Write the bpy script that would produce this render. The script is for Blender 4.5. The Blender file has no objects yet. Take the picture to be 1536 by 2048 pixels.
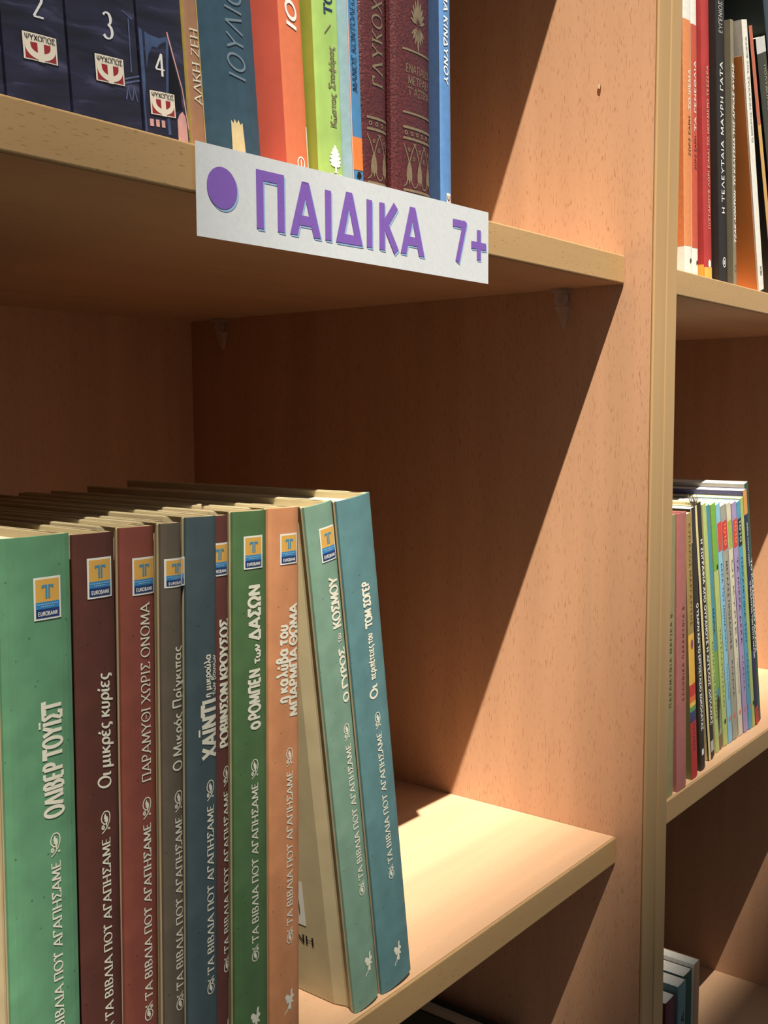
import bpy, math, random
from mathutils import Vector, Matrix
random.seed(7)
SC = bpy.context.scene
COL = SC.collection

# ------------------------------------------------------------------ camera
cam_d = bpy.data.cameras.new('camera')
cam_d.sensor_fit = 'VERTICAL'
cam_d.sensor_height = 24.0
cam_d.lens = 24.0 * 2113.93 / 2048
cam_d.clip_start = 0.01
cam = bpy.data.objects.new('camera', cam_d)
COL.objects.link(cam)
yaw, pitch, roll = 0.90405, -0.0916, -0.00563
fw = Vector((math.sin(yaw) * math.cos(pitch), math.cos(yaw) * math.cos(pitch), math.sin(pitch)))
r0 = Vector((math.cos(yaw), -math.sin(yaw), 0))
u0 = r0.cross(fw)
rt = r0 * math.cos(roll) + u0 * math.sin(roll)
up = u0 * math.cos(roll) - r0 * math.sin(roll)
m = Matrix((rt, up, -fw)).transposed().to_4x4()
m.translation = Vector((-0.64508, -0.30749, 0.28742))
cam.matrix_world = m
SC.camera = cam

# ------------------------------------------------------------------ light
SUN_DIR = Vector((0.326, 0.366, -1.0)).normalized()      # the way the sunlight travels
sun_d = bpy.data.lights.new('sun', 'SUN')
sun_d.energy = 12.3
sun_d.angle = math.radians(0.53)
sun_d.color = (1.0, 0.93, 0.80)
sun = bpy.data.objects.new('sun', sun_d)
COL.objects.link(sun)
sun.rotation_euler = SUN_DIR.to_track_quat('-Z', 'Y').to_euler()
sun.location = (-4, -5, 14)

world = bpy.data.worlds.new('world')
SC.world = world
world.use_nodes = True
wn = world.node_tree.nodes
wn['Background'].inputs['Color'].default_value = (0.86, 0.92, 1.0, 1)
wn['Background'].inputs['Strength'].default_value = 0.36
SC.view_settings.view_transform = 'Standard'
SC.view_settings.look = 'None'
SC.view_settings.gamma = 1.0
SC.view_settings.exposure = 0.0
SC.view_settings.use_curve_mapping = False

# ------------------------------------------------------------------ materials
def lin(c):
    return tuple(((v / 255) / 12.92 if v / 255 <= 0.04045 else ((v / 255 + 0.055) / 1.055) ** 2.4) for v in c)

def ink_lin(c, k=0.78, sat=0.9):
    l = lin(c); g = 0.3 * l[0] + 0.59 * l[1] + 0.11 * l[2]
    return tuple(k * (g + (v - g) * sat) for v in l)

def new_mat(name, rough=0.6, spec=0.3):
    mt = bpy.data.materials.new(name)
    mt.use_nodes = True
    b = mt.node_tree.nodes['Principled BSDF']
    b.inputs['Roughness'].default_value = rough
    b.inputs['Specular IOR Level'].default_value = spec
    return mt, mt.node_tree.nodes, mt.node_tree.links, b

def wood_mat(name, base, dark, axis, rough=0.42, dens=1.0, pore=0.55):
    """beech laminate: fine pale figure with short dark pore dashes along one axis"""
    mt, N, L, b = new_mat(name, rough, 0.25)
    tc = N.new('ShaderNodeTexCoord')
    sc_ = {'x': (9, 150, 150), 'z': (150, 150, 9)}[axis]
    mp = N.new('ShaderNodeMapping'); mp.inputs['Scale'].default_value = sc_
    L.new(tc.outputs['Object'], mp.inputs['Vector'])
    n1 = N.new('ShaderNodeTexNoise'); n1.inputs['Scale'].default_value = 0.35; n1.inputs['Detail'].default_value = 3
    L.new(mp.outputs['Vector'], n1.inputs['Vector'])
    r1 = N.new('ShaderNodeValToRGB')
    r1.color_ramp.elements[0].position = 0.35; r1.color_ramp.elements[0].color = (*[c * 0.93 for c in base], 1)
    r1.color_ramp.elements[1].position = 0.65; r1.color_ramp.elements[1].color = (*[min(c * 1.04, 1) for c in base], 1)
    L.new(n1.outputs['Fac'], r1.inputs['Fac'])
    mp2 = N.new('ShaderNodeMapping')
    mp2.inputs['Scale'].default_value = {'x': (300, 2100, 2100), 'z': (2100, 2100, 250)}[axis]
    L.new(tc.outputs['Object'], mp2.inputs['Vector'])
    n2 = N.new('ShaderNodeTexNoise'); n2.inputs['Scale'].default_value = 0.8 * dens; n2.inputs['Detail'].default_value = 0.0
    L.new(mp2.outputs['Vector'], n2.inputs['Vector'])
    r2 = N.new('ShaderNodeValToRGB')
    r2.color_ramp.elements[0].position = 0.69; r2.color_ramp.elements[0].color = (0, 0, 0, 1)
    r2.color_ramp.elements[1].position = 0.76; r2.color_ramp.elements[1].color = (1, 1, 1, 1)
    L.new(n2.outputs['Fac'], r2.inputs['Fac'])
    ml = N.new('ShaderNodeMath'); ml.operation = 'MULTIPLY'; ml.inputs[1].default_value = pore
    L.new(r2.outputs['Color'], ml.inputs[0])
    mx = N.new('ShaderNodeMix'); mx.data_type = 'RGBA'
    L.new(ml.outputs[0], mx.inputs['Factor'])
    L.new(r1.outputs['Color'], mx.inputs['A'])
    mx.inputs['B'].default_value = (*dark, 1)
    L.new(mx.outputs['Result'], b.inputs['Base Color'])
    return mt

PANEL = (0.52, 0.288, 0.165)
WOOD_V = wood_mat('beech laminate upright', PANEL, (0.31, 0.13, 0.06), 'z', pore=0.6)
WOOD_H = wood_mat('beech laminate shelf', (0.565, 0.35, 0.21), (0.38, 0.21, 0.10), 'x', pore=0.28)
BAND_V = wood_mat('beech edge band upright', (0.395, 0.248, 0.112), (0.34, 0.22, 0.09), 'z', pore=0.2)
BAND_H = wood_mat('beech edge band shelf', (0.395, 0.248, 0.112), (0.22, 0.13, 0.05), 'x', pore=0.65)

_pm = {}
def paint(c, rough=0.6, spec=0.3, mottle=0.08, scale=260, key=None):
    """printed paper or cloth with a faint mottle; c in sRGB 0-255"""
    k = (tuple(c), rough, mottle, scale)
    if k in _pm: return _pm[k]
    mt, N, L, b = new_mat('print %d %d %d' % tuple(c), rough, spec)
    l = ink_lin(c, 0.95 if mottle < 0.03 and min(c) > 150 else 0.78)
    tc = N.new('ShaderNodeTexCoord')
    n = N.new('ShaderNodeTexNoise'); n.inputs['Scale'].default_value = scale; n.inputs['Detail'].default_value = 4
    L.new(tc.outputs['Object'], n.inputs['Vector'])
    r = N.new('ShaderNodeValToRGB')
    r.color_ramp.elements[0].position = 0.3; r.color_ramp.elements[0].color = (*[v * (1 - mottle) for v in l], 1)
    r.color_ramp.elements[1].position = 0.7; r.color_ramp.elements[1].color = (*[min(1, v * (1 + mottle)) for v in l], 1)
    L.new(n.outputs['Fac'], r.inputs['Fac'])
    L.new(r.outputs['Color'], b.inputs['Base Color'])
    _pm[k] = mt
    return mt

def cloth(c):
    """aged book cloth with small dark specks"""
    k = ('cloth',) + tuple(c)
    if k in _pm: return _pm[k]
    mt, N, L, b = new_mat('book cloth %d %d %d' % tuple(c), 0.62, 0.25)
    l = ink_lin(c, 0.68)
    tc = N.new('ShaderNodeTexCoord')
    n = N.new('ShaderNodeTexNoise'); n.inputs['Scale'].default_value = 90; n.inputs['Detail'].default_value = 6
    L.new(tc.outputs['Object'], n.inputs['Vector'])
    r = N.new('ShaderNodeValToRGB')
    r.color_ramp.elements[0].position = 0.3; r.color_ramp.elements[0].color = (*[v * 0.86 for v in l], 1)
    r.color_ramp.elements[1].position = 0.7; r.color_ramp.elements[1].color = (*[min(1, v * 1.1) for v in l], 1)
    L.new(n.outputs['Fac'], r.inputs['Fac'])
    v = N.new('ShaderNodeTexVoronoi'); v.inputs['Scale'].default_value = 190
    L.new(tc.outputs['Object'], v.inputs['Vector'])
    r2 = N.new('ShaderNodeValToRGB')
    r2.color_ramp.elements[0].position = 0.05; r2.color_ramp.elements[0].color = (0.5, 0.5, 0.5, 1)
    r2.color_ramp.elements[1].position = 0.10; r2.color_ramp.elements[1].color = (1, 1, 1, 1)
    L.new(v.outputs['Distance'], r2.inputs['Fac'])
    mx = N.new('ShaderNodeMix'); mx.data_type = 'RGBA'; mx.blend_type = 'MULTIPLY'; mx.inputs['Factor'].default_value = 1
    L.new(r.outputs['Color'], mx.inputs['A']); L.new(r2.outputs['Color'], mx.inputs['B'])
    L.new(mx.outputs['Result'], b.inputs['Base Color'])
    bp = N.new('ShaderNodeBump'); bp.inputs['Strength'].default_value = 0.12; bp.inputs['Distance'].default_value = 0.0004
    L.new(n.outputs['Fac'], bp.inputs['Height']); L.new(bp.outputs['Normal'], b.inputs['Normal'])
    _pm[k] = mt
    return mt

def pages_mat():
    mt, N, L, b = new_mat('page edges', 0.85, 0.1)
    tc = N.new('ShaderNodeTexCoord')
    mp = N.new('ShaderNodeMapping'); mp.inputs['Scale'].default_value = (3500, 12, 12)
    L.new(tc.outputs['Object'], mp.inputs['Vector'])
    n = N.new('ShaderNodeTexNoise'); n.inputs['Scale'].default_value = 1; n.inputs['Detail'].default_value = 1
    L.new(mp.outputs['Vector'], n.inputs['Vector'])
    r = N.new('ShaderNodeValToRGB')
    r.color_ramp.elements[0].position = 0.3; r.color_ramp.elements[0].color = (0.50, 0.44, 0.31, 1)
    r.color_ramp.elements[1].position = 0.7; r.color_ramp.elements[1].color = (0.74, 0.68, 0.52, 1)
    L.new(n.outputs['Fac'], r.inputs['Fac']); L.new(r.outputs['Color'], b.inputs['Base Color'])
    return mt
PAGES = pages_mat()
PAGES_W = paint((238, 234, 222), 0.85, 0.1, 0.05)
BOARD = paint((205, 186, 142), 0.75, 0.15, 0.08, 60)

def leather_mat():
    mt, N, L, b = new_mat('dark red leather', 0.42, 0.5)
    tc = N.new('ShaderNodeTexCoord')
    v = N.new('ShaderNodeTexNoise'); v.inputs['Scale'].default_value = 900; v.inputs['Detail'].default_value = 3
    L.new(tc.outputs['Object'], v.inputs['Vector'])
    r = N.new('ShaderNodeValToRGB')
    r.color_ramp.elements[0].position = 0.35; r.color_ramp.elements[0].color = (0.045, 0.009, 0.010, 1)
    r.color_ramp.elements[1].position = 0.7; r.color_ramp.elements[1].color = (0.105, 0.019, 0.022, 1)
    L.new(v.outputs['Fac'], r.inputs['Fac']); L.new(r.outputs['Color'], b.inputs['Base Color'])
    bp = N.new('ShaderNodeBump'); bp.inputs['Strength'].default_value = 0.6; bp.inputs['Distance'].default_value = 0.0006
    L.new(v.outputs['Fac'], bp.inputs['Height']); L.new(bp.outputs['Normal'], b.inputs['Normal'])
    return mt
LEATHER = leather_mat()

def brush_mat():
    """dark indigo night painting in broad strokes"""
    mt, N, L, b = new_mat('indigo brushwork print', 0.35, 0.4)
    tc = N.new('ShaderNodeTexCoord')
    mp = N.new('ShaderNodeMapping'); mp.inputs['Scale'].default_value = (25, 25, 120); mp.inputs['Rotation'].default_value = (0, 0.15, 0)
    L.new(tc.outputs['Object'], mp.inputs['Vector'])
    n = N.new('ShaderNodeTexNoise'); n.inputs['Scale'].default_value = 1.4; n.inputs['Detail'].default_value = 5; n.inputs['Distortion'].default_value = 0.6
    L.new(mp.outputs['Vector'], n.inputs['Vector'])
    r = N.new('ShaderNodeValToRGB')
    e = r.color_ramp.elements
    e[0].position = 0.36; e[0].color = (0.012, 0.012, 0.022, 1)
    e[1].position = 0.78; e[1].color = (0.10, 0.10, 0.20, 1)
    k = e.new(0.55); k.color = (0.022, 0.022, 0.05, 1)
    L.new(n.outputs['Fac'], r.inputs['Fac']); L.new(r.outputs['Color'], b.inputs['Base Color'])
    return mt
BRUSH = brush_mat()

def glass_clear():
    mt, N, L, b = new_mat('clear plastic', 0.15, 0.5)
    b.inputs['Base Color'].default_value = (0.6, 0.5, 0.42, 1)
    b.inputs['Alpha'].default_value = 0.3
    return mt
CLEAR = glass_clear()

# ------------------------------------------------------------------ mesh helpers
class MB:
    def __init__(s): s.v = []; s.f = []; s.m = []; s.mats = []
    def mi(s, mat):
        if mat not in s.mats: s.mats.append(mat)
        return s.mats.index(mat)
    def add(s, vs, fs, mat):
        o = len(s.v); k = s.mi(mat)
        s.v += [tuple(p) for p in vs]
        for f in fs: s.f.append([o + i for i in f]); s.m.append(k)
    def box(s, a, b, mat):
        x0, y0, z0 = a; x1, y1, z1 = b
        s.add([(x0,y0,z0),(x1,y0,z0),(x1,y1,z0),(x0,y1,z0),(x0,y0,z1),(x1,y0,z1),(x1,y1,z1),(x0,y1,z1)],
              [(0,3,2,1),(4,5,6,7),(0,1,5,4),(1,2,6,5),(2,3,7,6),(3,0,4,7)], mat)
    def prism(s, poly, z0, z1, mat):
        """poly: (x,y) counter-clockwise, extruded along z"""
        n = len(poly)
        vs = [(x, y, z0) for x, y in poly] + [(x, y, z1) for x, y in poly]
        fs = [(i, (i + 1) % n, n + (i + 1) % n, n + i) for i in range(n)]
        fs += [tuple(range(n - 1, -1, -1)), tuple(range(n, 2 * n))]
        s.add(vs, fs, mat)
    def build(s, name, parent=None, bevel=0, smooth=False, seg=2):
        me = bpy.data.meshes.new(name)
        me.from_pydata(s.v, [], s.f)
        for mt in s.mats: me.materials.append(mt)
        me.polygons.foreach_set('material_index', s.m)
        me.update()
        o = bpy.data.objects.new(name, me)
        COL.objects.link(o)
        if parent: o.parent = parent
        if bevel:
            b = o.modifiers.new('bevel', 'BEVEL'); b.width = bevel; b.segments = seg; b.limit_method = 'ANGLE'; b.angle_limit = 0.7
            b.harden_normals = False
        if smooth:
            me.polygons.foreach_set('use_smooth', [True] * len(me.polygons))
        return o

def empty(name, loc=(0, 0, 0), rot=(0, 0, 0)):
    o = bpy.data.objects.new(name, None)
    o.empty_display_size = 0.02
    o.location = loc; o.rotation_euler = rot
    COL.objects.link(o)
    return o

def tag(o, label, cat, group=None):
    o['label'] = label; o['category'] = cat
    if group: o['group'] = group

# ------------------------------------------------------------------ stroke lettering
def arc(cx, cy, rx, ry, a0, a1, n=14):
    return [(cx + rx * math.cos(math.radians(a0 + (a1 - a0) * i / n)), cy + ry * math.sin(math.radians(a0 + (a1 - a0) * i / n))) for i in range(n + 1)]
def bowl(x, yt, yb, r):
    my = (yt + yb) / 2; h = (yt - yb) / 2
    return [(x, yt), (x + r * 0.45, yt)] + arc(x + r * 0.45, my, r * 0.55, h, 90, -90, 10)[1:] + [(x, yb)]
O_ = arc(0.4, 0.5, 0.36, 0.5, 90, 450, 28)
GL = {
 'Α': (0.76, [[(0.02,0),(0.38,1)], [(0.38,1),(0.74,0)], [(0.14,0.32),(0.62,0.32)]]),
 'Β': (0.62, [[(0.1,0),(0.1,1)], bowl(0.1,1,0.53,0.38), bowl(0.1,0.53,0,0.45)]),
 'Γ': (0.55, [[(0.1,0),(0.1,1)], [(0.1,0.985),(0.52,0.985),(0.52,0.8)]]),
 'Δ': (0.78, [[(0.03,0.02),(0.39,1)], [(0.39,1),(0.75,0.02)], [(0.03,0.02),(0.75,0.02)]]),
 'Ε': (0.58, [[(0.1,0),(0.1,1)], [(0.1,0.985),(0.52,0.985)], [(0.1,0.5),(0.45,0.5)], [(0.1,0.015),(0.54,0.015)]]),
 'Ζ': (0.62, [[(0.06,0.985),(0.56,0.985)], [(0.56,0.985),(0.05,0.015)], [(0.05,0.015),(0.58,0.015)]]),
 'Η': (0.74, [[(0.1,0),(0.1,1)], [(0.64,0),(0.64,1)], [(0.1,0.5),(0.64,0.5)]]),
 'Θ': (0.8, [O_, [(0.22,0.5),(0.58,0.5)]]),
 'Ι': (0.24, [[(0.12,0),(0.12,1)]]),
 'Ϊ': (0.24, [[(0.12,0),(0.12,1)], [(0.0,1.12),(0.0,1.22)], [(0.24,1.12),(0.24,1.22)]]),
 'Κ': (0.66, [[(0.1,0),(0.1,1)], [(0.6,1),(0.12,0.45)], [(0.26,0.6),(0.64,0)]]),
 'Λ': (0.74, [[(0.02,0),(0.37,1)], [(0.37,1),(0.72,0)]]),
 'Μ': (0.9, [[(0.06,0),(0.14,1)], [(0.14,1),(0.45,0.1)], [(0.45,0.1),(0.76,1)], [(0.76,1),(0.84,0)]]),
 'Ν': (0.76, [[(0.1,0),(0.1,1)], [(0.1,1),(0.66,0)], [(0.66,0),(0.66,1)]]),
 'Ο': (0.8, [O_]),
 'Π': (0.74, [[(0.1,0),(0.1,1)], [(0.64,0),(0.64,1)], [(0.1,0.985),(0.64,0.985)]]),
 'Ρ': (0.58, [[(0.1,0),(0.1,1)], bowl(0.1,1,0.46,0.42)]),
 'Σ': (0.62, [[(0.56,0.82),(0.54,0.985),(0.07,0.985)], [(0.07,0.985),(0.36,0.52)], [(0.36,0.52),(0.05,0.015)], [(0.05,0.015),(0.56,0.015),(0.59,0.2)]]),
 'Τ': (0.66, [[(0.33,0),(0.33,1)], [(0.02,0.82),(0.03,0.985),(0.63,0.985),(0.64,0.82)]]),
 'Υ': (0.7, [[(0.35,0),(0.35,0.5)], [(0.02,1),(0.35,0.48)], [(0.35,0.48),(0.68,1)]]),
 'ϒ': (0.7, [[(0.35,0),(0.35,0.62)], [(0.02,0.86)] + arc(0.15,0.86,0.12,0.13,150,60,6) + [(0.33,0.72),(0.35,0.6)], [(0.68,0.86)] + arc(0.55,0.86,0.12,0.13,30,120,6) + [(0.37,0.72),(0.35,0.6)]]),
 'Φ': (0.84, [[(0.42,0),(0.42,1)], arc(0.42,0.5,0.36,0.28,90,450,24)]),
 'Χ': (0.7, [[(0.04,0),(0.66,1)], [(0.04,1),(0.66,0)]]),
 'Ψ': (0.84, [[(0.42,0),(0.42,1)], [(0.06,1),(0.08,0.7)] + arc(0.42,0.6,0.34,0.3,190,350,14) + [(0.76,0.7),(0.78,1)]]),
 'Ω': (0.8, [[(0.04,0.015),(0.24,0.015)] + arc(0.4,0.58,0.34,0.42,238,-58,24) + [(0.56,0.015),(0.76,0.015)]]),
 'U': (0.72, [[(0.1,1),(0.1,0.35)] + arc(0.36,0.33,0.26,0.32,180,360,12) + [(0.62,1)]]),
 'R': (0.64, [[(0.1,0),(0.1,1)], bowl(0.1,1,0.48,0.44), [(0.34,0.48),(0.6,0)]]),
 '0': (0.62, [arc(0.31,0.5,0.25,0.5,90,450,24)]),
 '1': (0.4, [[(0.08,0.78),(0.25,1)], [(0.25,1),(0.25,0)]]),
 '2': (0.62, [arc(0.3,0.72,0.22,0.28,160,-35,14) + [(0.06,0.015)], [(0.06,0.015),(0.56,0.015)]]),
 '3': (0.6, [arc(0.28,0.76,0.2,0.24,150,-80,14), arc(0.28,0.27,0.24,0.27,85,-150,16)]),
 '4': (0.64, [[(0.44,0),(0.44,1)], [(0.44,1),(0.04,0.3)], [(0.04,0.3),(0.6,0.3)]]),
 '7': (0.64, [[(0.04,0.93),(0.52,0.93)], [(0.52,0.99),(0.22,0)]]),
 '+': (0.66, [[(0.06,0.47),(0.62,0.47)], [(0.34,0.1),(0.34,0.84)]]),
 '/': (0.5, [[(0,0),(0.5,1)]]), "'": (0.2, [[(0.1,0.8),(0.12,1)]]), '.': (0.2, [[(0.06,0.0),(0.06,0.1)]]),
 '*': (0.5, [[(0.25,0.2),(0.25,0.8)], [(0.02,0.35),(0.48,0.65)], [(0.02,0.65),(0.48,0.35)]]),
 # handwriting, x-height 0.62
 'α': (0.62, [arc(0.26,0.31,0.22,0.3,50,350,18) + [(0.5,0.62)], [(0.46,0.55),(0.46,0.1),(0.58,0.02)]]),
 'β': (0.56, [[(0.08,-0.3),(0.1,0.7)] + arc(0.25,0.78,0.15,0.2,170,-80,10) + arc(0.27,0.28,0.22,0.28,85,-160,12)]),
 'γ': (0.54, [[(0.02,0.62),(0.14,0.56),(0.27,0.02)], [(0.5,0.62),(0.3,0.1)] + arc(0.24,-0.18,0.1,0.14,30,-290,12)]),
 'ε': (0.48, [arc(0.24,0.47,0.17,0.15,30,250,10) + [(0.3,0.33)], [(0.3,0.33)] + arc(0.25,0.16,0.21,0.17,100,325,12)]),
 'η': (0.56, [[(0.06,0.6),(0.12,0.55),(0.1,0.0)], [(0.1,0.4)] + arc(0.28,0.42,0.17,0.2,160,0,10) + [(0.45,0.1),(0.43,-0.28)]]),
 'θ': (0.5, [arc(0.25,0.45,0.19,0.45,90,450,20), [(0.08,0.45),(0.42,0.45)]]),
 'ι': (0.26, [[(0.1,0.62),(0.09,0.15)] + arc(0.17,0.13,0.08,0.12,180,320,6)]),
 'κ': (0.54, [[(0.08,0),(0.1,0.64)], [(0.46,0.62),(0.12,0.28)], [(0.2,0.36),(0.5,0.0)]]),
 'λ': (0.54, [[(0.06,0.96),(0.16,0.94),(0.3,0.45),(0.5,0.0)], [(0.31,0.45),(0.05,0.0)]]),
 'μ': (0.62, [[(0.1,0.62),(0.04,-0.3)], [(0.09,0.3)] + arc(0.25,0.2,0.16,0.2,180,350,8) + [(0.44,0.62)], [(0.44,0.6),(0.42,0.12),(0.56,0.02)]]),
 'ν': (0.5, [[(0.04,0.62),(0.2,0.02)], [(0.2,0.02),(0.44,0.4),(0.42,0.62)]]),
 'ο': (0.54, [arc(0.27,0.31,0.22,0.3,90,450,20)]),
 'π': (0.6, [[(0.02,0.52),(0.1,0.6),(0.58,0.6)], [(0.18,0.6),(0.13,0.0)], [(0.44,0.6),(0.43,0.1),(0.52,0.0)]]),
 'ρ': (0.56, [[(0.04,-0.32),(0.1,0.3)] + arc(0.3,0.33,0.2,0.28,180,-150,18)]),
 'ς': (0.48, [arc(0.27,0.32,0.2,0.29,50,270,12) + [(0.36,-0.04),(0.34,-0.2),(0.2,-0.22)]]),
 'σ': (0.6, [arc(0.25,0.29,0.21,0.28,90,450,20), [(0.25,0.58),(0.58,0.6)]]),
 'τ': (0.48, [[(0.02,0.5),(0.08,0.6),(0.46,0.62)], [(0.24,0.6),(0.2,0.12),(0.34,0.02)]]),
 'υ': (0.52, [[(0.04,0.6),(0.1,0.55),(0.08,0.2)] + arc(0.25,0.2,0.17,0.2,180,350,10) + [(0.44,0.62)]]),
 'φ': (0.66, [arc(0.33,0.31,0.26,0.28,90,450,20), [(0.34,-0.3),(0.34,0.9)]]),
 'ω': (0.72, [arc(0.2,0.28,0.17,0.32,130,350,12) + [(0.36,0.4)], [(0.36,0.4)] + arc(0.53,0.28,0.17,0.32,190,410,12)]),
}
AL = {'A':'Α','B':'Β','E':'Ε','N':'Ν','K':'Κ','O':'Ο','T':'Τ','I':'Ι','H':'Η','P':'Ρ','M':'Μ','X':'Χ','Y':'Υ','Z':'Ζ'}
for a, b_ in {'ά':'α','έ':'ε','ή':'η','ί':'ι','ό':'ο','ύ':'υ','ώ':'ω'}.items():
    g = GL[b_]; cx = g[0] / 2 - 0.04
    GL[a] = (g[0], g[1] + [[(cx, 0.74), (cx + 0.1, 0.92)]])
GL['ϊ'] = (GL['ι'][0], GL['ι'][1] + [[(0.0,0.76),(0.0,0.84)], [(0.2,0.76),(0.2,0.84)]])

def ribbon(pts, wf, ext=0.0):
    """flat ribbon through pts -> list of quads (each four 2-D points)"""
    P = [Vector(p) for p in pts]
    Q = [P[0]]
    for p in P[1:]:
        if (p - Q[-1]).length > 1e-5: Q.append(p)
    P = Q
    closed = len(P) > 3 and (P[0] - P[-1]).length < 1e-4
    if len(P) < 2: return []
    if ext and not closed:
        d = (P[1] - P[0]).normalized(); P[0] = P[0] - d * ext
        d = (P[-1] - P[-2]).normalized(); P[-1] = P[-1] + d * ext
    n = len(P); L_, R_ = [], []
    for i in range(n):
        a = P[i] - P[i - 1] if i > 0 else (P[-1] - P[-2] if closed else P[1] - P[0])
        b = P[i + 1] - P[i] if i < n - 1 else (P[1] - P[0] if closed else P[-1] - P[-2])
        a = a.normalized(); b = b.normalized()
        t = (a + b)
        t = t.normalized() if t.length > 1e-4 else b
        nn = Vector((-t.y, t.x))
        k = 1 / max(0.45, nn.dot(Vector((-b.y, b.x))))
        w = wf(t) / 2 * k
        L_.append(P[i] + nn * w); R_.append(P[i] - nn * w)
    return [(R_[i], R_[i + 1], L_[i + 1], L_[i]) for i in range(n - 1)]

def sub(pts, step):
    out = [pts[0]]
    for a, b in zip(pts, pts[1:]):
        k = max(1, int(math.dist(a, b) / step))
        for i in range(1, k + 1): out.append((a[0] + (b[0] - a[0]) * i / k, a[1] + (b[1] - a[1]) * i / k))
    return out

def text_quads(s, thick=0.12, thin=None, serif=False, gap=0.1, space=0.35, slant=0.0, narrow=1.0, nib=20):
    """returns (quads, advance) in em units where a capital is 1 high"""
    thin = thick if thin is None else thin
    def wf(t):
        a = math.degrees(math.atan2(t.y, t.x)) - nib
        return math.sqrt((thick * math.sin(math.radians(a))) ** 2 + (thin * math.cos(math.radians(a))) ** 2)
    if thin == thick: wf = lambda t: thick
    qs = []; x = 0.0
    for ch in s:
        if ch == ' ': x += space; continue
        ch = AL.get(ch, ch)
        if ch not in GL: continue
        adv, st = GL[ch]
        ends = [st_[k] for st_ in st for k in (0, -1)]
        for st_ in st:
            pts = [(px * narrow, py) for px, py in st_]
            # a thick stroke keeps inside the cap height
            pts = sub(pts, 0.25)
            for q in ribbon(pts, wf): qs.append([(x + p[0] + slant * p[1], p[1]) for p in q])
            if serif:
                for k, k2 in ((0, 1), (-1, -2)):
                    ex, ey = st_[k]; dx, dy = st_[k2][0] - ex, st_[k2][1] - ey
                    shared = sum(1 for e in ends if abs(e[0] - ex) < 0.02 and abs(e[1] - ey) < 0.02) > 1
                    if (abs(ey) < 0.01 or abs(ey - 1) < 0.01) and abs(dy) > abs(dx) * 0.8 and not shared:
                        yy = 0.02 if ey < 0.5 else 0.98
                        for q in ribbon([((ex - 0.11) * narrow, yy), ((ex + 0.11) * narrow, yy)], lambda t: max(thin, 0.045)):
                            qs.append([(x + p[0] + slant * p[1], p[1]) for p in q])
        x += adv * narrow + gap
    return qs, max(x - gap, 0.01)

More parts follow.
